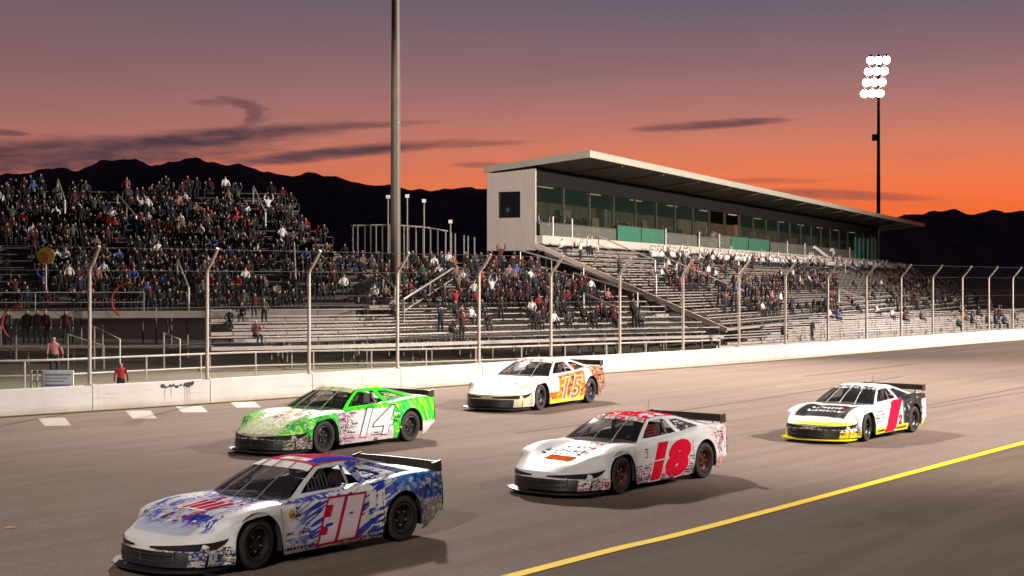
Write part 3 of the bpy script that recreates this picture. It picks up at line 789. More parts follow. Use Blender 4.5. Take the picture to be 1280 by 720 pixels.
# ================================================================== CROWD
def person_mesh(kind, seed):
    rnd = random.Random(seed)
    j = lambda s: rnd.uniform(-s, s)
    V, E, RR = [], [], []
    def add(p, r, par=None):
        V.append(Vector(p)); RR.append(r)
        if par is not None: E.append((par, len(V) - 1))
        return len(V) - 1
    lean = rnd.uniform(-.03, .14); tw = j(.05)
    zb = 0.0 if kind == 'seated' else .80
    pel = add((0, 0, zb + .10), (.15, .17)); ab = add((lean * .4, tw * .3, zb + .30), (.13, .155), pel); ch = add((lean, tw * .6, zb + .50), (.13, .19), ab)
    nk = add((lean + .01, tw, zb + .63), (.055, .055), ch); hd0 = add((lean + .03, tw, zb + .72), (.085, .08), nk); hd = add((lean + .03, tw + j(.02), zb + .83), (.09, .085), hd0)
    for s in (-1, 1):
        sh = add((lean, tw + s * .19, zb + .54), (.065, .065), ch)
        up = kind == 'cheering'
        if up:
            el = add((lean + .12, s * .32, zb + .72 + j(.05)), (.048, .048), sh); hn = add((lean + .16, s * (.24 + j(.06)), zb + .98), (.038, .038), el); hh = add((lean + .17, s * .22, zb + 1.06), (.042, .03), hn)
        elif kind == 'seated':
            el = add((lean + .10, s * (.27 + j(.03)), zb + .30), (.05, .05), sh); hn = add((lean + .30, s * (.14 + j(.05)), zb + .20 + max(0, j(.1))), (.036, .036), el); hh = add((lean + .38, s * .10, zb + .19), (.042, .03), hn)
        else:
            f = rnd.choice((0, 0, 1))
            el = add((lean + .02 + .08 * f, s * .28, zb + .28), (.05, .05), sh); hn = add((lean + .06 + .2 * f, s * (.29 - .12 * f), zb + .06 + .24 * f), (.036, .036), el); hh = add((lean + .09 + .22 * f, s * (.28 - .14 * f), zb - .02 + .3 * f), (.042, .03), hn)
        hip = add((0.02, s * .10, zb + .06), (.10, .10), pel)
        if kind == 'seated':
            kn = add((.43, s * (.13 + j(.04)), .07), (.072, .07), hip); an = add((.42, s * .13, -.33), (.048, .048), kn); ft = add((.54, s * .14, -.385), (.045, .035), an)
        else:
            kn = add((.03, s * .12, .47), (.07, .07), hip); an = add((0, s * .13, .09), (.048, .048), kn); ft = add((.13, s * .14, .04), (.045, .035), an)
    me = bpy.data.meshes.new('person_base'); me.from_pydata([tuple(v) for v in V], E, [])
    o = bpy.data.objects.new('person_base', me); COL.objects.link(o)
    m = o.modifiers.new('s', 'SKIN'); m.use_smooth_shade = True
    for v, r in zip(me.skin_vertices[0].data, RR): v.radius = r
    me.skin_vertices[0].data[0].use_root = True
    sb = o.modifiers.new('b', 'SUBSURF'); sb.levels = 1; sb.render_levels = 1
    dg = bpy.context.evaluated_depsgraph_get(); dg.update()
    out = bpy.data.meshes.new_from_object(o.evaluated_get(dg)); out.name = 'person'
    bpy.data.objects.remove(o); bpy.data.meshes.remove(me)
    long_ = rnd.random() < .35
    cap = rnd.random() < .3
    for p in out.polygons:
        c = p.center; mi = 0
        if c.z > zb + .655 and abs(c.y - tw) < .16 and abs(c.x - lean) < .16 and not (kind == 'cheering' and abs(c.y - tw) > .13):
            mi = 1
            if c.z > zb + .83 or (c.x < lean + .01 and (long_ or c.z > zb + .73)): mi = 2
        elif c.z < zb + .15 and not (kind == 'seated' and c.z > .125 and c.x < .3): mi = 3
        # hands
        if kind == 'cheering' and c.z > zb + .93 and abs(c.y - tw) > .1: mi = 1
        if kind == 'seated' and c.x > lean + .31 and c.z > .145: mi = 1
        if kind == 'standing' and abs(c.y) > .22 and c.z < zb + .06: mi = 1
        p.material_index = mi; p.use_smooth = True
    return out
def shirt_mat(attr):
    t = NT('shirt_cloth' + ('_crowd' if attr else ''))
    if attr:
        a = t.n('ShaderNodeAttribute'); a.attribute_name = 'shirt'; t.link(a.outputs['Color'], t.b.inputs['Base Color'])
    else:
        a = t.n('ShaderNodeObjectInfo'); t.link(a.outputs['Color'], t.b.inputs['Base Color'])
    t.b.inputs['Roughness'].default_value = .9; return t.m
MSKIN = simple('skin_tone', (.30, .17, .12), .6); MHAIR = simple('hair_and_caps', (.035, .025, .02), .8); MTRO = simple('trouser_cloth', (.010, .011, .015), .9)
MSH, MSHA = shirt_mat(0), shirt_mat(1)
BASES = {}
for kd in ('seated', 'standing', 'cheering'):
    BASES[kd] = []
    for sd in range(5):
        me = person_mesh(kd, sd * 7 + len(kd)); idx = [p.material_index for p in me.polygons]; me.materials.clear()
        for m in (MSH, MSKIN, MHAIR, MTRO): me.materials.append(m)
        me.polygons.foreach_set('material_index', idx)
        BASES[kd].append(me)
PAL = [('black', (.006, .006, .007), 60), ('dark red', (.060, .006, .009), 17), ('red', (.26, .010, .015), 4), ('white', (.60, .57, .55), 7), ('grey', (.06, .055, .055), 13),
       ('navy', (.014, .018, .045), 9), ('blue', (.05, .08, .28), 2), ('tan', (.16, .10, .07), 5), ('orange', (.25, .08, .02), 1), ('green', (.02, .05, .03), 2), ('pink', (.30, .11, .12), 2)]
def pal(rnd):
    x = rnd.uniform(0, sum(p[2] for p in PAL))
    for p in PAL:
        x -= p[2]
        if x <= 0: return p
    return PAL[0]
def dens(key, px, k, py):
    nz = noise.noise(Vector((px * .018, py * .03, 3.3 if key == 'left' else 9.1)))
    if key == 'left':
        if px < 48 and 312 < py < 386: return .04 + (.5 if py > 372 else 0)
        if px < -60: return .5
        if k >= 15: return .60 - .16 * (k - 15) + nz * 2.6 + (.3 if 30 < px < 85 else 0) - (.5 if px > 300 else 0)
        if 150 < px < 200 and py < 262: return .12
        if 110 < px < 150 and 240 < py < 270: return .15
        if px > 385 and py > 372: return .15
        return .86 + nz * .7
    if key == 'centre':
        if k < 5:
            if px < 330: return .5 if py < 425 else .1
            if 660 < px < 870 and py < 418: return .45
            if 550 < px < 630: return .25
            return .04
        if px < 480: return .85 if 335 < py < 392 else .12
        if px < 510: return .35
        if px < 570: return .8 - max(0, (py - 345)) * .004 if py < 400 else .1
        if px < 597: return .25 + nz
        if px < 760: return .92 if py < 400 else .3
        return .85
    if key == 'deck':
        if k >= ND - 1: return 0
        if k >= ND - 3:
            if 815 < px < 862: return .9
            if px < 815: return .12 if px < 740 else .0
            if 935 < px < 1125: return .80
            return .35 if px > 862 else .05
        if 832 < px < 1045:
            lowlim = 398
            hole = (930 < px < 1060 and 342 < py < 352)
            return 0 if py > lowlim or hole or (px < 900 and py > 372) else .46 + nz * 1.2
        if px > 1110: return .14
        return .03
    if key == 'low':
        return .07 if px > 1190 else .02
    return 0
rnd = random.Random(11); people = []
for key, rows in ROWS.items():
    for k, pts in enumerate(rows):
        L = sum((b - a).length for a, b in zip(pts, pts[1:])); n = max(2, int(L / (.43 if key == 'left' else .48))); rs = resample(pts, n); ns = normals2(rs)
        for p, nn in zip(rs[1:-1], ns[1:-1]):
            px, py = PX(p), PY(p)
            if not -25 < px < 1300: continue
            if rnd.random() > dens(key, px, k, py): continue
            if key == 'centre' and px > 655 and PY(p + Vector((0, 0, 1.25))) < 303 + .465 * (px - 670) + 9: continue
            if key == 'left':
                u_ = (p - pts[0]).length / L
                if any(abs(u_ - u0) < .011 + .004 * (k % 2) and k0 - 1 <= k <= k1 + 1 for u0, k0, k1 in ((.16, 10, 14), (.36, 14, 18), (.52, 11, 15), (.88, 12, 17), (.86, 2, 7), (.60, 0, 4))): continue
            if abs(px - 494.5) < 9 and abs(p.y - 78) < 1.4: continue
            kd = 'seated'; x = rnd.random()
            st = .10 + (.5 if (key == 'left' and k >= 16) else 0) + (.2 if key == 'deck' and k < ND - 3 else 0)
            if x < st: kd = 'standing'
            elif x < st + .05: kd = 'cheering'
            c = pal(rnd)
            if key == 'deck' and k >= ND - 3 and rnd.random() < .85: c = PAL[3]
            if key == 'centre' and 600 < px < 760 and rnd.random() < .18: c = PAL[1]
            jt = rnd.uniform(-.1, .1); tdir = Vector((nn.y, -nn.x, 0))
            if kd == 'seated': q = p + nn * .16 + Vector((0, 0, .425)) + tdir * jt
            else: q = p - nn * .12 + tdir * jt
            people.append(dict(p=q, f=math.atan2(-nn.y, -nn.x) + rnd.uniform(-.35, .35), kd=kd, c=c, key=key, k=k, px=px, s=rnd.uniform(.72, .88), b=rnd.randrange(5)))
# a few more people on the ground and the walkway
extra = [(12, 66.8, 'standing', 1), (40, 66.8, 'standing', 0), (57, 66.7, 'standing', 5), (75, 66.9, 'standing', 7)]
for px in (8, 33, 47, 60, 84):
    p = A(px, 68.7); people.append(dict(p=Vector((p.x, p.y, .85)), f=-1.4 + rnd.uniform(-.5, .5), kd='standing', c=pal(rnd), key='walkway', k=0, px=px, s=1.0, b=rnd.randrange(5)))
for (px, d, c) in ((68, 58, PAL[10]), (151, 47.3, PAL[2])):
    p = A(px, d); people.append(dict(p=Vector((p.x, p.y, 0)) if px != 151 else Vector((p.x, p.y, -.0)), f=-1.2, kd='standing' if px != 151 else 'standing', c=c, key='ground', k=0, px=px, s=1.0 if px != 151 else .72, b=rnd.randrange(5)))
# people inside the glass box
for i in range(34):
    t_ = rnd.uniform(3, 62); p = B(t_, rnd.uniform(-2.4, -.8), 6.58)
    people.append(dict(p=p, f=math.atan2(N.y, N.x) + rnd.uniform(-.8, .8), kd='standing', c=pal(rnd), key='box', k=0, px=PX(p), s=1, b=rnd.randrange(5)))
inside = [q for q in people if 2 < q['px'] < 1278]
inside.sort(key=lambda q: q['p'].y - (8 if q['key'] in ('ground', 'walkway') else 0))
ind = inside[:298]; rest = [q for q in people if q not in ind] if False else None
ids = set(id(q) for q in ind); rest = [q for q in people if id(q) not in ids]
ORD = ['front', 'second', 'third', 'fourth', 'fifth', 'sixth', 'seventh', 'eighth', 'ninth', 'tenth', 'eleventh', 'twelfth', 'thirteenth', 'fourteenth', 'fifteenth', 'sixteenth', 'seventeenth', 'eighteenth', 'top']
def where(q):
    vis = [p for p in POST_PX if 0 < p < 1280]; i = min(range(len(vis)), key=lambda i: abs(vis[i] - q['px']))
    side = 'left' if q['px'] < vis[i] else 'right'
    names = ['first', 'second', 'third', 'fourth', 'fifth', 'sixth', 'seventh', 'eighth', 'ninth', 'tenth']
    return 'just %s of the %s fence post' % (side, names[min(i, 9)])
lab = {}
for q in ind:
    st = {'left': 'the left bleachers', 'centre': 'the centre bleachers', 'deck': 'the raised deck', 'low': 'the low benches', 'box': 'the glass box', 'walkway': 'the walkway', 'ground': 'the grass'}[q['key']]
    if q['key'] in ('walkway', 'ground', 'box'): l = 'person in %s top standing on %s %s' % (q['c'][0], st if q['key'] != 'box' else 'the press box floor', where(q))
    else: l = '%s %s-topped person, row %s of %s, %s' % (q['kd'], q['c'][0].replace(' ', '-'), ORD[min(q['k'], 18)], st[4:], where(q).replace('just ', '').replace('of the ', 'of '))
    lab.setdefault(l, []).append(q)
for l, qs in lab.items():
    qs.sort(key=lambda q: q['px'])
    for i, q in enumerate(qs):
        o = bpy.data.objects.new('person', BASES[q['kd']][q['b']]); COL.objects.link(o)
        o.location = q['p']; o.rotation_euler = (0, 0, q['f']); o.scale = (q['s'],) * 3; o.color = (*q['c'][1], 1)
        ll = l
        if len(qs) > 1:
            ll = {0: 'leftmost ', len(qs) - 1: 'rightmost '}.get(i, ('second ' if i == 1 else 'third ' if i == 2 else 'later ')) + l
            if len(ll.split()) > 16: ll = ll.replace(' top,', ',').replace(', row ', ', ').replace(' on the press box floor', ' inside the press box')
            if len(ll.split()) > 16: ll = ll.replace('just ', '').replace('person in ', 'in ')
        tag(o, ll, 'person', 'spectators in the stands')
# everyone else: one mass
vs, fs, mi_, cols = [], [], [], []
for q in rest:
    me = BASES[q['kd']][q['b']]; M = Matrix.Translation(q['p']) @ Matrix.Rotation(q['f'], 4, 'Z') @ Matrix.Scale(q['s'], 4)
    b0 = len(vs); vs.extend([tuple(M @ v.co) for v in me.vertices]); cols.extend([(*q['c'][1], 1)] * len(me.vertices))
    for p in me.polygons: fs.append([b0 + i for i in p.vertices]); mi_.append(p.material_index)
me = bpy.data.meshes.new('crowd'); me.from_pydata(vs, [], fs)
for m in (MSHA, MSKIN, MHAIR, MTRO): me.materials.append(m)
me.polygons.foreach_set('material_index', mi_); me.polygons.foreach_set('use_smooth', [True] * len(fs))
at = me.color_attributes.new('shirt', 'FLOAT_COLOR', 'POINT'); at.data.foreach_set('color', [x for c in cols for x in c])
o = bpy.data.objects.new('crowd', me); COL.objects.link(o); tag(o, 'distant crowd of spectators filling the upper rows of the bleachers', 'crowd', kind='stuff')
print('PEOPLE', len(people), 'individual', len(ind))

# ---------------------------------------------------------------- small things near the stands
d = 49.0
sg = empty('banner', A(66, d), 0, 'white rectangular banner with faint blue lines standing on the grass behind the left wall', 'banner')
bm = BM(); x0, x1 = A(54, d).x, A(92, d).x; zt = ZY(463, d)
box(bm, ((x0 + x1) / 2, d, zt - .45), (x1 - x0, .05, .9)); 
obj('panel', bm, simple('banner_white', (.62, .62, .66), .7), sg)
bm = BM()
for k, (z, h) in enumerate(((.12, .05), (.24, .03), (.34, .03), (.46, .06), (.60, .03), (.70, .04))):
    quad(bm, [(x0 + .06, d - .031, zt - z - h), (x1 - .08 - .1 * (k % 3), d - .031, zt - z - h), (x1 - .08 - .1 * (k % 3), d - .031, zt - z), (x0 + .06, d - .031, zt - z)])
obj('stripe', bm, simple('banner_blue', (.16, .18, .30), .7), sg)
bm = BM(); xa, xb = A(39, d).x, A(53, d).x
for x in (xa, (xa + xb) / 2, xb): box(bm, (x, d, zt / 2), (.06, .06, zt))
for z in (.2, .5, .8, zt - .04): box(bm, ((xa + xb) / 2, d + .061, z), (xb - xa, .05, .06))
tag(obj('rack', bm, simple('rack_paint', (.35, .34, .34), .6)), 'small pale metal rack standing beside the white banner', 'rack')
ys = empty('sign', A(57, 67.5, 2.4), 0, 'round yellow sign with a small red figure on a short post above the left bleachers', 'sign')
dd = 71.5; c = A(57, dd, ZY(320, dd)); 
bm = BM(); tube(bm, [c + Vector((0, .0, 0)), c + Vector((0, .05, 0))], .42, 24); obj('disc', bm, simple('sign_yellow', (.34, .22, .015), .6), ys, smooth=40)
bm = BM()
for (x, z, w, h) in ((-.03, .13, .11, .13), (-.02, -.04, .16, .2), (.08, -.12, .1, .16), (-.12, -.16, .08, .14), (.12, .04, .12, .06), (.02, -.26, .2, .05)): box(bm, c + Vector((x, -.012, z)), (w, .02, h), Matrix.Rotation(x * 4, 3, 'Y'))
obj('emblem', bm, simple('emblem_red', (.30, .05, .02), .7), ys)
bm = BM(); tube(bm, [Vector((c.x, c.y + .08, 2.35)), c + Vector((0, .08, 0))], .035, 6); obj('post', bm, MRL, ys)
for (px, py, s, lb) in ((160, 376, .82, 'red-rimmed round hoop standing at the front edge of the left bleachers'), (22, 404, .75, 'red-rimmed round hoop on the walkway at the far left')):
    dd = 70.4 if px == 160 else 67.9; c = A(px, dd, ZY(py, dd)); bm = BM()
    pts = [c + Vector((math.cos(a) * s * .95, 0, math.sin(a) * s)) for a in [math.pi * (.42 + .9 * i / 12) for i in range(13)]]
    tube(bm, pts, .05, 8); tag(obj('hoop', bm, simple('hoop_red', (.28, .015, .022), .8)), lb, 'hoop')
# leaf on the track
p = P(12, 661, 0); bm = BM()
vs_ = [(-.10, 0, .012), (-.03, .035, .03), (.06, .03, .035), (.13, 0, .014), (.05, -.03, .02), (-.04, -.03, .02)]
quad(bm, [p + Vector(v) for v in vs_]); tag(obj('leaf', bm, simple('dry_leaf', (.42, .27, .14), .8)), 'dry curled brown leaf lying on the track at the far left', 'leaf')

# ================================================================== RACE CARS
# car space: x forward, y to the car's left, z up; 4.95 m long, wheelbase 2.8 m
WT = [(-2.45, .86), (-2.1, .91), (-1.4, .965), (-.7, .945), (0, .93), (.7, .945), (1.4, .985), (1.9, .955), (2.25, .90), (2.5, .84)]
HS = [(-2.45, .95), (-2.1, .955), (-1.4, .93), (-.9, .895), (-.3, .86), (.3, .83), (.8, .80), (1.15, .79), (1.5, .765), (1.85, .70), (2.15, .60), (2.38, .50), (2.5, .43)]
HCN = [(-2.45, .97), (-2.0, .985), (-1.2, .97), (-.3, .93), (.5, .87), (.9, .835), (1.3, .77), (1.7, .70), (2.05, .615), (2.3, .53), (2.5, .44)]
FR = .085; AX = 1.40; WR = .345; AR = .405; ZB = .13
def wid(x): return sinterp(WT, x)
def warp(x, y):
    k = (abs(y) / .9) ** 2.8
    return x - .46 * k * sstep(x, 1.75, 2.5) + .10 * k * (1 - sstep(x, -2.45, -1.9))
def zbot(x):
    z = ZB + (.22 * sstep(-x, 1.8, 2.45) if x < -1.8 else 0)
    for a in (AX, -AX):
        if abs(x - a) < AR: z = max(z, WR + math.sqrt(max(0, AR ** 2 - (x - a) ** 2)))
    return z
def ztop(x, y):
    w = wid(x); hs, hc = sinterp(HS, x), sinterp(HCN, x); u = min(1, abs(y) / w)
    z = hs + (hc - hs) * (1 - u * u)
    z += .055 * math.exp(-((abs(y) - .74) / .17) ** 2) * math.exp(-((x - 1.42) / .5) ** 2)
    z += .03 * math.exp(-((abs(y) - .80) / .12) ** 2) * math.exp(-((x + 1.5) / .5) ** 2)
    z -= .022 * math.exp(-((abs(y) - .40) / .07) ** 2) * sstep(x, .7, 1.1) * (1 - sstep(x, 2.0, 2.3))
    e = w - abs(y)
    if e < FR: z -= FR - math.sqrt(max(0, FR * FR - (FR - max(0, e)) ** 2))
    return z
def yside(x, z):
    w = wid(x); h = sinterp(HS, x) - FR
    y = w + .035 * max(0, (h - z) / h) - .03 * sstep(-z, -.26, -.10)
    for a in (AX, -AX):
        r = math.hypot(x - a, z - WR); y += .028 * math.exp(-((r - AR) / .09) ** 2)
    return y
def top_pt(x, y, off=0): return Vector((warp(x, y), y, ztop(x, y) + off))
def side_pt(x, z, s=1, off=0):
    y = yside(x, z); X = warp(x, y)
    k = sstep(x, 1.75, 2.5)
    return Vector((X + off * k * .5, s * (y + off), z))
def front_pt(y, z, off=0):
    w = wid(2.5) + .03
    lean = .05 * (1 - z / .44)
    return Vector((warp(2.5, y) + lean * .8 + off, y, z))
def rear_pt(y, z, off=0): return Vector((warp(-2.45, y) - off - .04 * (1 - (z - .3) / .6), y, z))
def cab_y(z): return .80 - .26 * (z - .84) / .38
def cab_pt(x, z, s=1, off=0): return Vector((x, s * (cab_y(z) + off), z))
def roof_pt(x, y, off=0):
    u = y / .545; xx = x
    zr = 1.205 + .045 * math.exp(-((x + .40) / .45) ** 2) - .012 * (x < -2)
    return Vector((xx, y, zr + .028 * (1 - u * u) - .02 * max(0, abs(u) - .85) / .15 + off))
def decal(bm, polys, fn, mi, cell=.07):
    """2-D polygons (or (verts, faces)) cut along a grid and laid on a surface function"""
    b = BM()
    if isinstance(polys, tuple):
        vs = [b.verts.new((v[0], v[1], 0)) for v in polys[0]]
        for f in polys[1]:
            try: b.faces.new([vs[i] for i in f])
            except ValueError: pass
    else:
        for p in polys:
            vs = [b.verts.new((u, v, 0)) for u, v in p]
            try: b.faces.new(vs)
            except ValueError: pass
    if not b.verts: b.free(); return
    xs = [v.co.x for v in b.verts]; ys = [v.co.y for v in b.verts]
    for ax, lo, hi in ((0, min(xs), max(xs)), (1, min(ys), max(ys))):
        g = math.floor(lo / cell) * cell + cell
        while g < hi:
            co_ = (g, 0, 0) if ax == 0 else (0, g, 0); no = (1, 0, 0) if ax == 0 else (0, 1, 0)
            bmesh.ops.bisect_plane(b, geom=b.verts[:] + b.edges[:] + b.faces[:], plane_co=co_, plane_no=no); g += cell
    mp = {v: bm.verts.new(fn(v.co.x, v.co.y)) for v in b.verts}
    for f in b.faces:
        try: nf = bm.faces.new([mp[v] for v in f.verts]); nf.material_index = mi
        except ValueError: pass
    b.free()
def text2d(txt, size, x0, y0, shear=.2, fat=0.0, sx=1.0, space=1.0):
    cu = bpy.data.curves.new('t', 'FONT'); cu.body = txt; cu.size = size; cu.shear = shear; cu.offset = fat; cu.space_character = space; cu.resolution_u = 3
    o = bpy.data.objects.new('t', cu); COL.objects.link(o); dg = bpy.context.evaluated_depsgraph_get(); dg.update()
    me = bpy.data.meshes.new_from_object(o.evaluated_get(dg))
    vs = [(x0 + v.co.x * sx, y0 + v.co.y) for v in me.vertices]; fs = [list(p.vertices) for p in me.polygons]
    bpy.data.objects.remove(o); bpy.data.curves.remove(cu); bpy.data.meshes.remove(me)
    return vs, fs
def marks(rnd, u0, u1, v0, v1, rows, mis, fill=.75, sl=.25):
    """rows of small slanted dashes like unreadable sponsor lettering: list of (poly, material)"""
    out = []; h = (v1 - v0) / rows
    for r in range(rows):
        u = u0 + rnd.uniform(0, .03); mi = rnd.choice(mis)
        while u < u1 - .02:
            w = rnd.uniform(.018, .055); 
            if rnd.random() < fill:
                b = v0 + r * h + h * .15; t = b + h * rnd.uniform(.4, .72); s = (t - b) * sl
                out.append(([(u, b), (min(u1, u + w), b), (min(u1, u + w) + s, t), (u + s, t)], mi))
            else: mi = rnd.choice(mis)
            u += w + rnd.uniform(.008, .02)
    return out

def paint_mat(name, fn, rough=.36, gloss=.38):
    t = NT(name); tc = t.n('ShaderNodeTexCoord').outputs['Object']; s = t.n('ShaderNodeSeparateXYZ'); t.link(tc, s.inputs[0])
    c = fn(t, tc, s.outputs[0], s.outputs[1], s.outputs[2])
    # road grime low on the body
    g = t.math('MULTIPLY', t.math('SUBTRACT', 1.0, t.step(s.outputs[2], .12, .42)), t.math('MULTIPLY', t.noise(9, tc, 5, .7), .55))
    c = t.mix(g, c, (.12, .10, .085))
    t.link(c, t.b.inputs['Base Color']); t.b.inputs['Roughness'].default_value = rough
    t.b.inputs['Coat Weight'].default_value = .22 * gloss; t.b.inputs['Coat Roughness'].default_value = .1; t.b.inputs['Specular IOR Level'].default_value = .35 * gloss
    return t.m
def streaks(t, tc, rot, scale, lo, hi, stretch=(.35, 1, 2.2), dist=1.2):
    mp = t.n('ShaderNodeMapping'); t.link(tc, mp.inputs[0]); mp.inputs['Rotation'].default_value = (0, rot, 0)
    m2 = t.n('ShaderNodeMapping'); t.link(mp.outputs[0], m2.inputs[0]); m2.inputs['Scale'].default_value = stretch
    return t.step(t.noise(scale, m2.outputs[0], 3, .5, dist), lo, hi)
def clutter(t, tc, scale=26, stretch=(1, 1, 1.8)):
    mp = t.n('ShaderNodeMapping'); t.link(tc, mp.inputs[0]); mp.inputs['Scale'].default_value = stretch
    v = t.n('ShaderNodeTexVoronoi'); v.inputs['Scale'].default_value = scale; t.link(mp.outputs[0], v.inputs['Vector'])
    s = t.n('ShaderNodeSeparateColor'); t.link(v.outputs['Color'], s.inputs[0]); return s.outputs
WHITE = (.66, .65, .64)
def liv_blue(t, tc, x, y, z):
    blue, lt = (.022, .05, .36), (.03, .22, .58)
    ay = t.math('ABSOLUTE', y)
    side = t.step(ay, .86, .90)
    st = streaks(t, tc, R(-22), 6.5, .485, .525, (.28, 1, 2.3))
    ramp = t.math('SUBTRACT', 1.0, t.step(x, .35, 1.0))
    c = t.mix(t.math('MULTIPLY', st, ramp), WHITE, blue)
    rear = t.math('SUBTRACT', 1.0, t.step(x, -1.55, -1.0))
    c = t.mix(rear, c, t.mix(t.step(t.noise(6, tc, 4, .6, 1), .42, .52), blue, t.mix(t.step(t.noise(9, tc, 3, .6), .50, .56), lt, WHITE)))
    tail = t.math('MULTIPLY', t.math('SUBTRACT', 1.0, t.step(x, -1.86, -1.80)), t.math('SUBTRACT', 1.0, t.step(z, .52, .60)))
    c = t.mix(tail, c, t.mix(t.step(clutter(t, tc, 22)[0], .4, .45), (.66, .62, .56), t.mix(.5, blue, (.6, .5, .2))))
    # hood: pale steel-blue field and blue brush patch
    hood = t.math('MULTIPLY', t.step(x, .9, 1.05), t.math('MULTIPLY', t.math('SUBTRACT', 1.0, t.step(ay, .55, .63)), t.step(z, .50, .53)))
    c = t.mix(t.math('MULTIPLY', hood, .75), c, t.mix(t.noise(7, tc, 4, .6), (.20, .25, .42), (.42, .45, .55)))
    hs_ = t.math('MULTIPLY', t.math('MULTIPLY', t.step(x, .9, 1.05), t.math('SUBTRACT', 1.0, t.step(x, 2.0, 2.25))), t.math('MULTIPLY', t.math('SUBTRACT', 1.0, t.step(ay, .74, .82)), t.step(z, .52, .56)))
    mh = t.n('ShaderNodeMapping'); t.link(tc, mh.inputs[0]); mh.inputs['Rotation'].default_value = (0, 0, R(18)); mh.inputs['Scale'].default_value = (1, 2.6, 1)
    sn = t.noise(4.2, mh.outputs[0], 4, .6, 1.4)
    c = t.mix(t.math('MULTIPLY', hs_, t.step(sn, .52, .55)), c, (.03, .06, .40))
    c = t.mix(t.math('MULTIPLY', hs_, t.math('SUBTRACT', 1.0, t.step(sn, .38, .41))), c, (.55, .10, .18))
    cowl = t.math('MULTIPLY', t.box(x, -.2, 1.0, .05), t.step(z, .78, .80))
    c = t.mix(t.math('MULTIPLY', cowl, t.step(t.noise(8, tc, 3, .6, 1), .42, .5)), c, (.05, .06, .32))
    cl = clutter(t, tc); low = t.math('MULTIPLY', t.box(x, 1.75, 2.5, .02), t.math('SUBTRACT', 1.0, t.step(z, .36, .38)))
    c = t.mix(low, c, t.mix(t.step(cl[0], .45, .5), (.03, .03, .05), t.mix(t.step(cl[1], .5, .55), (.62, .55, .42), (.25, .28, .5))))
    sill = t.math('MULTIPLY', t.math('SUBTRACT', 1.0, t.step(z, .20, .22)), t.math('SUBTRACT', 1.0, t.step(x, 1.0, 1.02)))
    c = t.mix(t.math('MULTIPLY', sill, t.step(cl[0], .4, .45)), c, (.55, .5, .45))
    return c
def liv_red(t, tc, x, y, z):
    cl = clutter(t, tc, 30)
    c = t.mix(t.noise(1.5, tc), WHITE, (.66, .66, .68))
    low = t.math('MULTIPLY', t.math('SUBTRACT', 1.0, t.step(z, .30, .36)), t.step(cl[0], .52, .56))
    c = t.mix(low, c, t.mix(t.step(cl[1], .55, .6), (.06, .03, .06), (.55, .04, .08)))
    nose = t.math('MULTIPLY', t.box(x, 2.05, 2.36, .04), t.step(z, .50, .54))
    c = t.mix(t.math('MULTIPLY', nose, .45), c, (.76, .62, .42))
    rear = t.math('MULTIPLY', t.math('SUBTRACT', 1.0, t.step(x, -1.65, -1.55)), t.step(t.noise(11, tc, 4, .6, 1), .52, .58))
    c = t.mix(rear, c, t.mix(t.step(cl[2], .5, .6), (.60, .12, .14), (.10, .05, .12)))
    return c
def liv_green(t, tc, x, y, z):
    green, g2, yel = (.045, .58, .035), (.01, .42, .10), (.45, .72, .03)
    cl = clutter(t, tc, 30); ay = t.math('ABSOLUTE', y)
    c = t.mix(t.step(t.noise(3, tc, 3, .6, 1), .5, .62), green, g2)
    c = t.mix(streaks(t, tc, R(60), 6, .56, .6), c, yel)
    hood = t.math('MULTIPLY', t.step(x, .85, .95), t.math('SUBTRACT', 1.0, t.step(ay, .48, .62)))
    spk = t.step(t.noise(14, tc, 4, .7, .8), .5, .56)
    c = t.mix(hood, c, t.mix(spk, (.66, .63, .56), t.mix(t.step(cl[0], .5, .55), (.40, .62, .10), (.16, .12, .10))))
    nose = t.math('MULTIPLY', t.step(x, 1.72, 1.8), t.step(z, .40, .42))
    c = t.mix(t.math('MULTIPLY', nose, t.step(cl[0], .72, .76)), c, t.mix(t.step(cl[1], .6, .65), (.70, .66, .60), (.42, .66, .12)))
    corner = t.math('MULTIPLY', t.step(x, 1.74, 1.76), t.math('SUBTRACT', 1.0, t.step(z, .38, .40)))
    c = t.mix(corner, c, t.mix(t.step(cl[0], .5, .55), (.06, .055, .05), (.50, .46, .40)))
    door = t.math('MULTIPLY', t.box(x, -.80, .98, .02), t.step(ay, .80, .86))
    door = t.math('MULTIPLY', door, t.math('SUBTRACT', 1.0, t.step(z, .80, .81)))
    dark = t.math('MULTIPLY', t.step(x, .25, .7), t.step(cl[1], .35, .4))
    c = t.mix(door, c, t.mix(t.math('MULTIPLY', dark, .85), (.70, .66, .66), (.15, .12, .14)))
    sill = t.math('SUBTRACT', 1.0, t.step(z, .40, .43)); sill = t.math('MULTIPLY', sill, t.math('SUBTRACT', 1.0, t.step(x, -1.75, -1.7)))
    c = t.mix(sill, c, (.66, .56, .50))
    return c
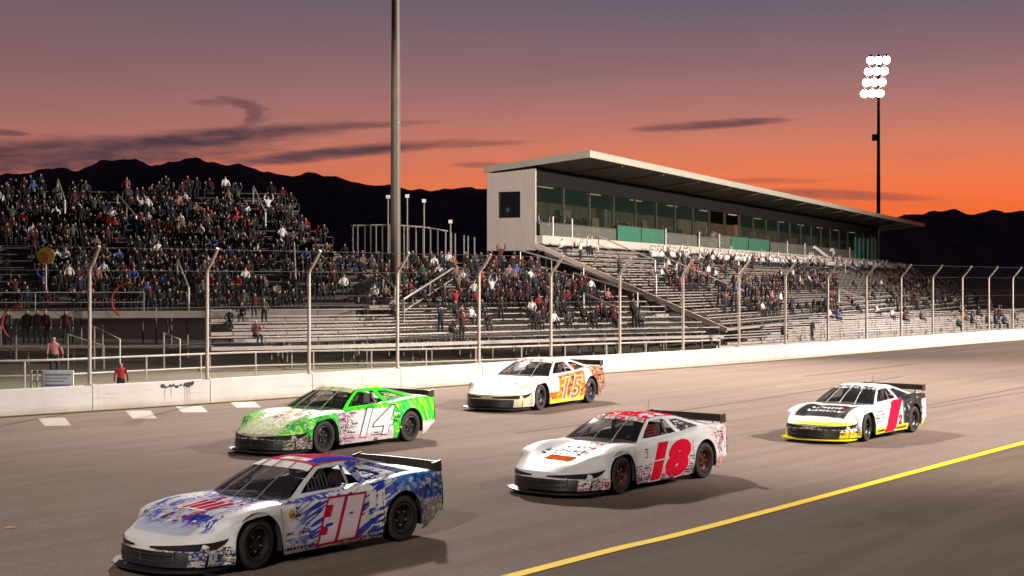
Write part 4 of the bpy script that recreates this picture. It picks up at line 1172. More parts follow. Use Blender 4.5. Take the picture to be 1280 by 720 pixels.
def liv_orange(t, tc, x, y, z):
    cl = clutter(t, tc, 24); ay = t.math('ABSOLUTE', y)
    c = t.mix(t.noise(2, tc), (.72, .69, .64), (.66, .61, .56))
    side = t.math('MULTIPLY', t.step(ay, .84, .90), t.box(x, -1.05, .98, .03))
    fl = streaks(t, tc, R(-15), 5.5, .46, .5, (.4, 1, 1.6), 1.8)
    flame = t.mix(fl, (.80, .12, .015), t.mix(t.step(t.noise(6, tc), .46, .5), (.85, .42, .02), (.22, .008, .02)))
    f2 = t.mix(t.math('MULTIPLY', t.step(x, .25, .5), t.step(z, .40, .48)), flame, (.48, .66, .58))
    c = t.mix(side, c, f2)
    yl = t.math('MULTIPLY', side, t.math('SUBTRACT', 1.0, t.step(z, .22, .25))); c = t.mix(yl, c, (.80, .82, .02))
    rear = t.math('SUBTRACT', 1.0, t.step(x, -1.5, -1.2))
    c = t.mix(t.math('MULTIPLY', rear, t.step(t.noise(7, tc, 4, .6, 1), .34, .40)), c, t.mix(t.step(cl[0], .62, .66), (.05, .03, .025), (.55, .22, .10)))
    nose = t.math('MULTIPLY', t.step(x, 1.85, 1.95), t.math('SUBTRACT', 1.0, t.step(z, .42, .46)))
    c = t.mix(t.math('MULTIPLY', nose, .6), c, (.62, .50, .16))
    return c
def liv_black(t, tc, x, y, z):
    cl = clutter(t, tc, 28); ay = t.math('ABSOLUTE', y)
    c = t.mix(t.noise(2, tc), WHITE, (.66, .66, .66))
    h = t.math('MULTIPLY', t.box(x, 1.08, 2.08, .04), t.math('SUBTRACT', 1.0, t.step(ay, .64, .70)))
    c = t.mix(h, c, (.02, .02, .02))
    rear = t.math('SUBTRACT', 1.0, t.step(x, -.80, -.60)); c = t.mix(rear, c, t.mix(t.step(t.noise(8, tc, 4, .6), .6, .66), (.018, .018, .02), (.35, .36, .36)))
    tail = t.math('SUBTRACT', 1.0, t.step(x, -2.0, -1.9)); c = t.mix(t.math('MULTIPLY', tail, t.math('SUBTRACT', 1.0, t.step(z, .8, .85))), c, WHITE)
    yl = t.math('SUBTRACT', 1.0, t.step(z, .27, .29)); c = t.mix(yl, c, (.78, .62, .015))
    nose = t.math('MULTIPLY', t.step(x, 1.95, 2.0), t.box(z, .43, .50, .01)); c = t.mix(nose, c, (.72, .66, .02))
    fr = t.math('MULTIPLY', t.step(x, 1.6, 1.7), t.math('MULTIPLY', t.math('SUBTRACT', 1.0, t.step(z, .40, .42)), t.step(z, .19, .2)))
    c = t.mix(t.math('MULTIPLY', fr, t.step(cl[0], .55, .6)), c, (.05, .05, .05))
    return c

MBLK = simple('black_trim', (.012, .012, .013), .45)
MTYRE = simple('tyre_rubber', (.010, .0095, .009), .8, var=.3, scale=10, spec=.2)
MWALL = simple('tyre_sidewall', (.045, .040, .036), .75, var=.45, scale=9, spec=.25)
MRIM = simple('wheel_steel', (.03, .03, .032), .35, .5)
MLUG = simple('lug_metal', (.55, .5, .45), .3, .9)
MCAGE = simple('roll_cage_tube', (.30, .29, .28), .4, .2)
MINT = simple('cockpit_dark', (.012, .012, .012), .8)
MPLEX = NT('windscreen_plexiglass'); MPLEX.b.inputs['Base Color'].default_value = (.02, .02, .022, 1); MPLEX.b.inputs['Roughness'].default_value = .07; MPLEX.b.inputs['Alpha'].default_value = .72; MPLEX = MPLEX.m
MSPL = simple('spoiler_plate', (.035, .028, .022), .4)

def flat(name, col, rough=.45): return simple(name, col, rough, var=.06, scale=14, spec=0.0)

def make_car(spec):
    front, rear, sc = spec['front'], spec['rear'], spec['scale']
    pf, pr = P(*front), P(*rear)
    h = (pf - pr).normalized(); ang = math.atan2(h.y, h.x)
    left = Vector((-h.y, h.x, 0)); mid = (pf + pr) / 2 - left * .93 * sc
    root = empty('race_car', (mid.x, mid.y, .004), ang, spec['label'], 'race car', 'stock cars racing on the track')
    root.scale = (sc, sc, sc)
    rnd = random.Random(spec['seed'])
    mats = [spec['paint'], MBLK] + spec['mats']
    def part(name, bm, m, par=root, smooth=35): 
        bmesh.ops.remove_doubles(bm, verts=bm.verts[:], dist=.0008)
        return obj(name, bm, m, par, smooth=smooth, local=True)
    # ---- body shell
    bm = BM()
    xs = sorted(set([round(-2.45 + 4.95 * i / 66, 4) for i in range(67)] + [round(a + s * AR * math.cos(R(k)), 4) for a in (AX, -AX) for s in (1, -1) for k in (0, 4, 9, 15, 22, 30, 40, 52, 66)] + [-1.8]))
    vtab = [0, .12, .25, .36, .42, .47, .55, .65, .74, .82, .88]
    def ys_at(x):
        w = wid(x); r = [w * v for v in vtab if w * v < w - FR - .005]
        return r + [w - FR + FR * math.sin(R(k)) for k in (0, 18, 36, 54, 72, 90)]
    nmin = min(len(ys_at(x)) for x in xs)
    def ys_fix(x):
        w = wid(x); m = nmin - 6; base = [(w - FR) * i / m for i in range(m)]
        return base + [w - FR + FR * math.sin(R(k)) for k in (0, 18, 36, 54, 72, 90)]
    cols_ = []
    for x in xs:
        ys = ys_fix(x); col = []
        for s in (1, -1):
            tp = [top_pt(x, s * y) for y in ys]
            zt, zb_ = ztop(x, wid(x)), zbot(x)
            sd = [side_pt(x, zt + (zb_ - zt) * k / 12, s) for k in range(1, 13)]
            col.append([bm.verts.new(p) for p in tp + sd])
        cols_.append(col)
    nr = len(cols_[0][0]); ntop = nmin - 1
    for i in range(len(xs) - 1):
        xm = (xs[i] + xs[i + 1]) / 2
        for si in (0, 1):
            a, b = cols_[i][si], cols_[i + 1][si]
            for k in range(nr - 1):
                if k < ntop:
                    ym = abs((a[k].co.y + a[k + 1].co.y) / 2)
                    if -1.02 < xm < .52 and ym < .70: continue      # open cockpit under the cabin
                vs = (a[k], b[k], b[k + 1], a[k + 1]) if si else (a[k], a[k + 1], b[k + 1], b[k])
                try: bm.faces.new(vs)
                except ValueError: pass
    # front and rear faces
    for end, fn, zlo in ((len(xs) - 1, front_pt, .13), (0, rear_pt, .35)):
        x = xs[end]; ys = ys_fix(x); Y = [-y for y in ys[::-1]][:-1] + ys
        rows_ = []
        for j in range(9):
            r = []
            for y in Y:
                zt = ztop(x, y); z = zt + (zlo - zt) * j / 8
                if j == 0: p = top_pt(x, y)
                else:
                    yy = y * (yside(x, z) / wid(x)); p = fn(yy, z)
                    if fn is front_pt: p.x = warp(x, y) + .05 * (j / 8)
                    else: p.x = warp(x, y) - .03 * math.sin(math.pi * j / 8)
                r.append(bm.verts.new(p))
            rows_.append(r)
        for j in range(8):
            for k in range(len(Y) - 1):
                f = bm.faces.new((rows_[j][k], rows_[j + 1][k], rows_[j + 1][k + 1], rows_[j][k + 1]))
                yc_ = abs((Y[k] + Y[k + 1]) / 2)
                if end == 0: f.material_index = 1 if j >= 5 else 0
                elif j >= spec.get('grille_top', 3) and yc_ < .66: f.material_index = 1
    bmesh.ops.remove_doubles(bm, verts=bm.verts[:], dist=.001)
    bmesh.ops.recalc_face_normals(bm, faces=bm.faces)
    # paint and lettering laid on the skin
    OFF = .005
    fns = {'side': lambda u, v: side_pt(u, v, 1, OFF), 'right': lambda u, v: side_pt(u, v, -1, OFF), 'top': lambda u, v: top_pt(u, v, OFF),
           'front': lambda u, v: front_pt(u, v, OFF + .006), 'side2': lambda u, v: side_pt(u, v, 1, OFF * 2), 'top2': lambda u, v: top_pt(u, v, OFF * 2), 'side3': lambda u, v: side_pt(u, v, 1, OFF * 3)}
    for (surf, kind, arg, mi) in spec['decals'](rnd):
        if kind == 'poly': decal(bm, [arg], fns[surf], mi)
        elif kind == 'text':
            vs, fs = arg
            decal(bm, ([(-u, v) for u, v in vs], fs), fns[surf], mi)
        elif kind == 'marks':
            for p, m_ in arg: decal(bm, [[(u, v) for u, v in p]], fns[surf], m_, .2)
    for x in (.985, -.955): decal(bm, [[(x, .16), (x - .008, .16), (x - .008, .77), (x, .77)]], fns['side3'], 1, .05)
    for y in (-.67, .67): decal(bm, [[(.98, y - .004), (2.1, y - .004), (2.1, y + .004), (.98, y + .004)]], fns['top2'], 1, .06)
    for x in (.985, -1.99): decal(bm, [[(x, -.67), (x + .009, -.67), (x + .009, .67), (x, .67)]], fns['top2'], 1, .06)
    for z in (.20, .34, .48, .62, .74):
        for x in (1.005, -.975): decal(bm, [[(x, z), (x + .012, z), (x + .012, z + .012), (x, z + .012)]], fns['side3'], 1, .5)
    body = part('body', bm, mats)
    # wheel wells and floor
    bm = BM()
    box(bm, (0, 0, .20), (1.75, 1.70, .04)); box(bm, (-2.0, 0, .33), (.55, 1.5, .04)); box(bm, (2.02, 0, .2), (.34, 1.35, .04))
    for a in (AX, -AX):
        for s in (-1, 1):
            n = 14; r0 = AR + .012
            arc = [(a + r0 * math.cos(math.pi * k / n), WR + r0 * math.sin(math.pi * k / n)) for k in range(n + 1)]
            arc = [(arc[0][0], .2)] + arc + [(arc[-1][0], .2)]
            o_, i_ = [bm.verts.new((x, s * (yside(x, z) - .02), z)) for x, z in arc], [bm.verts.new((x, s * .50, z)) for x, z in arc]
            for k in range(len(arc) - 1): bm.faces.new((o_[k], o_[k + 1], i_[k + 1], i_[k]))
            bm.faces.new(i_)
    box(bm, (-.25, 0, .45), (1.5, 1.36, .03)); box(bm, (.52, 0, .60), (.03, 1.4, .44)); box(bm, (-1.03, 0, .62), (.03, 1.4, .5))
    box(bm, (-.25, .70, .62), (1.5, .02, .40)); box(bm, (-.25, -.70, .62), (1.5, .02, .40))
    part('chassis', bm, MINT, smooth=30)
    # splitter, air dam
    bm = BM(); Y = [-.88 + 1.76 * i / 24 for i in range(25)]
    def sp(y, o, z): return (warp(2.5, y * .98) + o, y * 1.02, z)
    for z0_, z1_, o0, o1 in ((.075, .10, -.28, .17),):
        r = [[bm.verts.new(sp(y, o0, z0_)) for y in Y], [bm.verts.new(sp(y, o1, z0_)) for y in Y], [bm.verts.new(sp(y, o1, z1_)) for y in Y], [bm.verts.new(sp(y, o0, z1_)) for y in Y]]
        for q in range(4):
            for k in range(24): bm.faces.new((r[q][k], r[q][k + 1], r[(q + 1) % 4][k + 1], r[(q + 1) % 4][k]))
        bm.faces.new([r[q][0] for q in range(4)]); bm.faces.new([r[q][24] for q in range(4)])
    bmesh.ops.recalc_face_normals(bm, faces=bm.faces)
    part('splitter', bm, spec.get('splitter', MBLK))
    # grille frame bars
    bm = BM()
    for z in (.20, .285): tube(bm, [front_pt(y, z, .012) + Vector((.02, 0, 0)) for y in [-.52 + 1.04 * i / 12 for i in range(13)]], .008, 4)
    tube(bm, [front_pt(0, .19, .03), front_pt(0, .33, .03)], .010, 4)
    for s in (-1, 1): tube(bm, [front_pt(s * .54, .19, .03), front_pt(s * .54, .33, .03)], .012, 4)
    part('grille', bm, spec.get('grille', simple('grille_bar', (.07, .065, .06), .4, .4)))
    # headlight stickers: dark tapering strips over the nose corner
    for s in (1, -1):
        bm = BM()
        zt = .38; lowz = lambda u: .365 - .0 * u
        n = 12; up, lo = [], []
        for k in range(n + 1):
            f = k / n
            if f < .55:
                y = .16 + (f / .55) * .67; th = .026 + .070 * min(1, f / .5); c = .372 + .016 * f
                pu, pl = front_pt(y, c + th * .5, .016), front_pt(y, c - th * .5, .016)
            else:
                g = (f - .55) / .45; x = 2.48 - .46 * g; th = .096 * (1 - g) + .004; c = .382 + .10 * g
                pu, pl = side_pt(x, c + th * .5, 1, .010), side_pt(x, c - th * .5, 1, .010)
            pu.y *= s; pl.y *= s
            up.append(bm.verts.new(pu)); lo.append(bm.verts.new(pl))
        for k in range(n): bm.faces.new((lo[k], lo[k + 1], up[k + 1], up[k]))
        part('headlight', bm, simple('headlight_film', (.022, .016, .014), .4, var=.9, scale=40, spec=.2))
    # ---- cabin: side panels with openings
    outer_ = [(.74, .80), (.36, 1.01), (-.01, 1.195), (-.20, 1.215), (-.45, 1.225), (-.72, 1.215), (-.97, 1.195), (-1.45, 1.07), (-1.98, .945), (-1.98, .86), (-.6, .80)]
    door_ = [(.45, .885), (.27, .995), (.0, 1.135), (-.06, 1.165), (-.50, 1.175), (-.56, 1.16), (-.74, .905)]
    quart_ = [(-.86, .915), (-.70, 1.15), (-.96, 1.15), (-1.40, 1.03), (-1.62, .96)]
    for s in (1, -1):
        bm = BM(); tri = tessellate_polygon([[Vector((u, v, 0)) for u, v in q] for q in (outer_, door_, quart_)])
        vs = [bm.verts.new(cab_pt(u, v, s)) for u, v in outer_ + door_ + quart_]
        for t3 in tri:
            try: bm.faces.new([vs[i] for i in t3])
            except ValueError: pass
        bmesh.ops.recalc_face_normals(bm, faces=bm.faces)
        ret = bmesh.ops.solidify(bm, geom=bm.faces[:], thickness=.018)
        part('window_pillar', bm, spec['pillar'])
        bm = BM(); quad(bm, [cab_pt(u, v, s, -.010) for u, v in quart_]); 
        if s == 1 and spec.get('quarter'):
            for p, m_ in marks(rnd, -1.45, -.80, .93, 1.12, 5, [1, 2], .8, .2):
                if all(v < 1.14 - max(0, (-u - .96)) * .36 and u < -.72 for u, v in p): decal(bm, [p], lambda u, v: cab_pt(u, v, 1, -.004), m_, .3)
        part('quarter_window', bm, [MPLEX] + spec.get('quarter', [MBLK, MBLK]))
    # roof
    bm = BM(); nx, ny = 12, 12; g = []
    for i in range(nx + 1):
        r = []
        for j_ in range(ny + 1):
            v = -1 + 2 * j_ / ny; y = .545 * v
            x0_ = .05 - .06 * v * v; x1_ = -.97; r.append(bm.verts.new(roof_pt(x0_ + (x1_ - x0_) * i / nx, y)))
        g.append(r)
    for i in range(nx):
        for j_ in range(ny): bm.faces.new((g[i][j_], g[i][j_ + 1], g[i + 1][j_ + 1], g[i + 1][j_]))
    bmesh.ops.recalc_face_normals(bm, faces=bm.faces)
    if bm.faces[0].normal.z < 0: bmesh.ops.reverse_faces(bm, faces=bm.faces)
    for (kind, arg, mi) in spec.get('roof_decals', lambda r: [])(rnd):
        fn = lambda u, v: roof_pt(u, v, .006)
        if kind == 'poly': decal(bm, [arg], fn, mi)
        else:
            for p, m_ in arg: decal(bm, [p], fn, m_, .3)
    part('roof', bm, [spec['roof']] + spec['mats'])
    # windscreen and rear window
    def ws(u, v, f0, f1):
        a, b = f0(u), f1(u); p = a.lerp(b, v); p.z += .02 * math.sin(math.pi * v); p.x += .02 * math.sin(math.pi * v); return p
    fb = lambda u: Vector((.97 - .25 * u * u, .785 * u, ztop(.9, .75 * u) - .005)); ft = lambda u: Vector((.05 - .06 * u * u, .545 * u, roof_pt(0, .545 * u).z))
    rb = lambda u: Vector((-1.97, .72 * u, .965)); rt = lambda u: Vector((-.97, .545 * u, roof_pt(-.97, .545 * u).z))
    def sheet(f0, f1, v0, v1, nv=6, nu=14, off=0, u0=-1, u1=1):
        bm = BM(); g = [[bm.verts.new(ws(u0 + (u1 - u0) * i / nu, v0 + (v1 - v0) * k / nv, f0, f1) + Vector((off, 0, off))) for i in range(nu + 1)] for k in range(nv + 1)]
        for k in range(nv):
            for i in range(nu): bm.faces.new((g[k][i], g[k][i + 1], g[k + 1][i + 1], g[k + 1][i]))
        return bm
    wsn = part('windscreen', sheet(fb, ft, .02, 1), MPLEX)
    bn = sheet(fb, ft, .80, .985, 2, 14, .006)
    part('windscreen_banner', bn, spec['banner'], wsn)
    for u in (-.5, 0, .5):
        bm = BM(); tube(bm, [ws(u, v / 6, fb, ft) + Vector((.012, 0, .012)) for v in range(7)], .009, 4); part('windscreen_strap', bm, MCAGE, wsn)
    part('rear_window', sheet(rt, rb, 0, 1), MPLEX)
    # cockpit: cage, seat, wheel, window net
    bm = BM()
    for s in (1, -1):
        tube(bm, [(.50, s * .66, .50), (.40, s * .66, .86), (-.04, s * .50, 1.16), (-.55, s * .50, 1.18), (-.62, s * .60, .90), (-.64, s * .64, .46)], .022, 6)
        tube(bm, [(-.55, s * .50, 1.17), (-1.5, s * .5, .92)], .02, 6)
        tube(bm, [(.42, s * .68, .66), (-.62, s * .68, .66)], .022, 6); tube(bm, [(.12, s * .59, 1.05), (.30, s * .66, .66)], .018, 6)
    tube(bm, [(-.55, .5, 1.18), (-.55, -.5, 1.18)], .022, 6); tube(bm, [(-.04, .5, 1.16), (-.04, -.5, 1.16)], .022, 6); tube(bm, [(-.6, .58, .88), (-.6, -.58, .88)], .022, 6)
    part('roll_cage', bm, MCAGE, smooth=50)
    bm = BM(); box(bm, (-.30, .28, .60), (.45, .44, .16)); box(bm, (-.52, .28, .85), (.10, .46, .50), Matrix.Rotation(R(-12), 3, 'Y')); 
    for s in (.06, .50): box(bm, (-.44, s, 1.0), (.20, .03, .20))
    bmesh.ops.bevel(bm, geom=bm.edges[:], offset=.02, segments=2); part('seat', bm, simple('seat_cloth', (.05, .03, .03), .8), smooth=40)
    bm = BM(); c = Vector((.16, .28, .88)); tube(bm, [c + Vector((.05 * math.sin(a), .17 * math.cos(a), .17 * math.sin(a))) for a in [2 * math.pi * i / 16 for i in range(17)]], .016, 6); tube(bm, [c, (.5, .28, .78)], .02, 6)
    part('steering_wheel', bm, MBLK, smooth=50)
    bm = BM()
    for k in range(6):
        f = k / 5; tube(bm, [cab_pt(.20 - .36 * f, 1.10 - .18 * 0, 1, -.03) - Vector((0, 0, .0)), cab_pt(.24 - .36 * f, .90, 1, -.03)], .009, 4)
    for k in range(4): tube(bm, [cab_pt(.22, .92 + .055 * k, 1, -.03), cab_pt(-.16, .92 + .055 * k, 1, -.03)], .009, 4)
    part('window_net', bm, spec.get('net', MBLK), smooth=False)
    # spoiler
    bm = BM(); n = 16
    def spv(y, t_): 
        xb, zb2 = -2.22, spec.get('sp_z', .945); return Vector((xb - .09 * t_ - .05 * (1 - (y / .82) ** 2) + .02, y, zb2 + .135 * t_))
    gr_ = [[bm.verts.new(spv(-.84 + 1.68 * i / n, t_) + Vector((o, 0, 0))) for i in range(n + 1)] for t_, o in ((0, 0), (1, 0), (1, -.018), (0, -.018))]
    for q in range(4):
        for i in range(n): bm.faces.new((gr_[q][i], gr_[q][i + 1], gr_[(q + 1) % 4][i + 1], gr_[(q + 1) % 4][i]))
    for i in (0, n): bm.faces.new([gr_[q][i] for q in range(4)])
    bmesh.ops.recalc_face_normals(bm, faces=bm.faces)
    spl = part('spoiler', bm, spec.get('spoiler', MSPL))
    for s in (-1, 1):
        bm = BM(); box(bm, (-2.27, s * .846, spec.get('sp_z', .945) + .06), (.20, .012, .165), Matrix.Rotation(R(8), 3, 'Y')); part('end_plate', bm, spec.get('spoiler', MSPL), spl)
    for y in (-.6, -.2, .2, .6):
        bm = BM(); tube(bm, [(-2.30, y, .955), (-2.28, y, spec.get('sp_z', .945) + .07)], .012, 5); part('bracket', bm, MBLK, spl)
    # wheels
    for a in (AX, -AX):
        for s in (1, -1):
            steer = R(spec.get('steer', 4)) if a > 0 else 0
            w = bpy.data.objects.new('wheel', None); COL.objects.link(w); w.parent = root; w.location = (a, s * .845, WR - .002); w.rotation_euler = (0, 0, steer); w.empty_display_size = .1
            prof = [(.215, -.12), (.29, -.125), (.325, -.115), (.343, -.085), (.345, 0), (.343, .085), (.325, .115), (.29, .128), (.25, .132), (.215, .12)]
            bm = BM(); n = 36; rings = []
            for r_, y in prof: rings.append([bm.verts.new((r_ * math.cos(2 * math.pi * k / n), s * y, r_ * math.sin(2 * math.pi * k / n))) for k in range(n)])
            for q in range(len(prof) - 1):
                for k in range(n):
                    f = bm.faces.new((rings[q][k], rings[q][(k + 1) % n], rings[q + 1][(k + 1) % n], rings[q + 1][k])); f.material_index = 1 if q in (6, 7) else 0
            bmesh.ops.recalc_face_normals(bm, faces=bm.faces)
            part('tyre', bm, [MTYRE, MWALL], w)
            prof = [(.222, .118), (.210, .122), (.200, .112), (.192, .06), (.165, .035), (.09, .05), (.075, .075), (.03, .08), (.0001, .08)]
            bm = BM(); n = 32; rings = []
            for r_, y in prof: rings.append([bm.verts.new((r_ * math.cos(2 * math.pi * k / n), s * y, r_ * math.sin(2 * math.pi * k / n))) for k in range(n)])
            for q in range(len(prof) - 1):
                for k in range(n):
                    f = bm.faces.new((rings[q][k], rings[q][(k + 1) % n], rings[q + 1][(k + 1) % n], rings[q + 1][k])); f.material_index = 1 if q == 0 else 0
            bmesh.ops.recalc_face_normals(bm, faces=bm.faces)
            rim = part('rim', bm, [spec.get('rim', MRIM), spec.get('rimlip', simple('rim_lip', (.16, .14, .13), .35, .6))], w)
            for k in range(5):
                bm = BM(); an = 2 * math.pi * k / 5 + spec['seed']; tube(bm, [(.105 * math.cos(an), s * .04, .105 * math.sin(an)), (.105 * math.cos(an), s * .085, .105 * math.sin(an))], .016, 6)
                part('lug_nut', bm, MLUG, w, smooth=False)
    # small things: hood pins, antenna, exhaust
    bm = BM(); tube(bm, [(-.7, .12, 1.2), (-.76, .12, 1.50)], .004, 4); part('antenna', bm, MBLK)
    bm = BM(); tube(bm, [(-.05, yside(0, .15) - .12, .15), (-.28, yside(-.3, .15) + .012, .15)], .045, 8); part('exhaust_pipe', bm, simple('exhaust_steel', (.18, .13, .10), .4, .8))
    return root

def tx(txt, size, x0, z0, **k):
    vs, fs = text2d(txt, size, -x0, z0, **k); return (vs, fs)
K = 0
def dec_blue(r):     # materials: 2 white 3 crimson 4 pale pink 5 blue 6 gold 7 dark
    L = []
    L.append(('side', 'poly', [(.34, .155), (-.435, .17), (-.665, .815), (.085, .815)], 3))
    L.append(('side2', 'poly', [(.285, .185), (-.01, .19), (-.235, .785), (.065, .785), (.098, .70), (-.02, .70), (.045, .535), (.16, .535), (.205, .42), (.09, .42), (.135, .30), (.245, .30)], 4))
    L.append(('side2', 'poly', [(-.075, .195), (-.40, .20), (-.62, .785), (-.30, .785)], 4))
    L.append(('side3', 'poly', [(.16, .41), (.02, .42), (.01, .455), (.15, .45)], 5)); L.append(('side3', 'poly', [(-.30, .535), (-.37, .54), (-.38, .562), (-.31, .558)], 5))
    for k in range(2): x = -.70 - k * .17; L.append(('side', 'poly', [(x, .56), (x - .13, .57), (x - .15, .82), (x - .02, .80)], 2))
    L.append(('side', 'poly', [(.78 + .09 * math.cos(a), .66 + .085 * math.sin(a)) for a in [i * math.pi / 5 for i in range(10)]], 2))
    L.append(('side2', 'poly', [(.78 + .07 * math.cos(a), .66 + .065 * math.sin(a)) for a in [i * math.pi / 5 for i in range(10)]], 6))
    L.append(('side3', 'marks', marks(r, .73, .83, .62, .70, 3, [7, 3], .8), 7))
    L.append(('side', 'marks', marks(r, .40, .92, .26, .50, 6, [7, 5, 2, 5], .5), 7)); L.append(('side', 'marks', marks(r, 1.82, 2.25, .14, .36, 6, [2, 7, 6, 2], .7), 7)); L.append(('side2', 'marks', marks(r, -.98, -.68, .30, .52, 5, [5, 7, 2], .6), 7)); L.append(('side', 'marks', marks(r, .60, .72, .56, .76, 4, [7, 5], .7), 7))
    L.append(('side2', 'marks', marks(r, .35, .95, .17, .24, 1, [7], .85), 7)); L.append(('side2', 'marks', marks(r, -.95, .0, .15, .21, 1, [7, 3], .8), 7))
    L.append(('top', 'poly', [(1.20, -.42), (1.60, -.50), (1.62, .10), (1.22, .40)], 4))
    for k in range(4): L.append(('top2', 'poly', [(1.22, -.34 + .18 * k), (1.56, -.42 + .16 * k), (1.56, -.32 + .16 * k), (1.22, -.22 + .18 * k)], 3))
    L.append(('top', 'poly', [(1.75, .05), (1.90, .02), (2.0, .45), (1.84, .58), (1.70, .45)], 5))
    L.append(('top2', 'marks', marks(r, 1.62, 2.05, -.45, .52, 9, [7, 3, 2, 6], .55, -.4), 7))
    L.append(('top', 'marks', marks(r, 1.02, 1.18, -.6, .6, 9, [7, 3, 2], .75, 0), 7))
    L.append(('side', 'marks', marks(r, -2.35, -1.78, .62, .84, 4, [7, 2], .45), 7))
    L.append(('side', 'marks', marks(r, -2.3, -1.80, .40, .58, 4, [2, 6, 2], .85), 7))
    return L
def dec_red(r):      # 2 red 3 dark 4 white 5 orange 6 purple
    L = [('side', 'text', tx('18', .80, .62, .20, shear=.30, fat=.082, sx=1.62, space=.98), 4), ('side2', 'text', tx('18', .80, .62, .20, shear=.30, fat=.062, sx=1.62, space=.98), 2), ('side3', 'poly', [(.48, .47), (-.02, .485), (-.025, .505), (.47, .49)], 4)]
    L.append(('side', 'marks', marks(r, .50, .62, .56, .74, 4, [3, 2], .9), 3))
    L.append(('side', 'marks', marks(r, .40, .98, .32, .46, 3, [3, 2], .7), 3)); L.append(('side', 'marks', marks(r, -.98, -.62, .36, .50, 3, [3, 2], .75), 3))
    L.append(('side', 'marks', marks(r, -.95, .95, .17, .25, 2, [3, 3, 2], .85), 3))
    L.append(('top', 'poly', [(1.86, -.22), (2.08, -.26), (2.10, .30), (1.90, .36)], 5))
    L.append(('side', 'marks', marks(r, -.95, -.66, .22, .36, 3, [3, 2], .8), 3)); L.append(('top', 'marks', marks(r, 1.74, 1.82, -.5, .5, 8, [2, 3], .8, 0), 3)); L.append(('top', 'marks', marks(r, 1.55, 1.70, -.5, .45, 10, [3, 6], .95, 0), 3)); L.append(('top', 'marks', marks(r, 1.28, 1.42, -.35, .5, 8, [2, 6], .7, 0), 3)); L.append(('top', 'marks', marks(r, 1.02, 1.12, -.3, .5, 7, [2], .6, 0), 3))
    L.append(('side', 'marks', marks(r, -2.3, -1.8, .60, .86, 5, [6, 2, 3], .7), 3))
    L.append(('side', 'marks', marks(r, 1.84, 2.3, .16, .33, 4, [3, 2], .7), 3))
    return L
def dec_green(r):    # 2 white 3 dark 4 pink 5 lime
    L = [('side', 'text', tx('14', .82, .50, .26, shear=.30, fat=.034, sx=1.5, space=.95), 3), ('side2', 'text', tx('14', .82, .50, .26, shear=.30, fat=.014, sx=1.5, space=.95), 2)]
    L.append(('side', 'marks', marks(r, -.78, .95, .19, .32, 3, [3, 4, 4], .8), 3)); L.append(('side', 'marks', marks(r, .3, .95, .34, .80, 8, [3, 3, 4, 2], .62), 3))
    L.append(('top', 'marks', marks(r, 1.0, 2.15, -.62, .62, 14, [3, 5, 2, 4], .5, .3), 3)); L.append(('side', 'marks', marks(r, -1.05, -.84, .25, .7, 6, [5, 3, 2], .6), 3))
    return L
def dec_orange(r):   # 2 white 3 dark 4 orange 5 yellow 6 teal
    L = [('side', 'text', tx('15', .80, .45, .22, shear=.32, fat=.03, sx=1.5), 2), ('side2', 'text', tx('15', .80, .45, .22, shear=.32, fat=.01, sx=1.5), 4)]
    L.append(('side', 'marks', marks(r, -.9, -.4, .36, .6, 3, [3, 5], .5), 3)); L.append(('top', 'marks', marks(r, 1.1, 1.9, -.5, .6, 8, [6, 4, 3], .22, 0), 3))
    L.append(('side', 'marks', marks(r, -2.2, -1.85, .5, .85, 5, [3, 4, 6], .7), 3))
    return L
def dec_black(r):    # 2 white 3 dark 4 red 5 yellow
    L = [('side', 'text', tx('1', .84, .42, .24, shear=.30, fat=.10, sx=2.0), 4), ('side', 'text', tx('2', .30, -.42, .30, shear=.25, fat=.02, sx=1.2), 4)]
    L.append(('side', 'marks', marks(r, .40, .95, .40, .72, 4, [3], .6), 3)); L.append(('side', 'marks', marks(r, -.9, .9, .17, .25, 1, [3], .85), 3))
    L.append(('top', 'marks', marks(r, 1.30, 1.45, -.5, .5, 10, [2, 2, 4], .95, 0), 3)); L.append(('top', 'marks', marks(r, 1.58, 1.72, -.5, .5, 10, [2], .95, 0), 3))
    L.append(('side', 'marks', marks(r, -2.3, -1.9, .45, .65, 3, [3, 4], .6), 3))
    return L
fW = flat('decal_white', (.76, .74, .72)); fC = flat('decal_crimson', (.42, .015, .05)); fP = flat('decal_pale_pink', (.74, .58, .62)); fB = flat('decal_blue', (.03, .06, .42))
fG = flat('decal_gold', (.55, .36, .10)); fD = flat('decal_dark', (.03, .025, .03)); fR = flat('decal_red', (.68, .012, .04)); fO = flat('decal_orange', (.80, .14, .03)); fU = flat('decal_purple', (.12, .05, .16))
fL = flat('decal_lime', (.42, .70, .05)); fK = flat('decal_pink', (.62, .20, .28)); fY = flat('decal_yellow', (.80, .62, .02)); fT = flat('decal_teal', (.10, .38, .32))
def roofmat(name, a, b, lo, hi, sc=3): return paint_mat(name, lambda t, tc, x, y, z: t.mix(t.step(t.noise(sc, tc, 4, .6, 1), lo, hi), a, b), .6, .0)
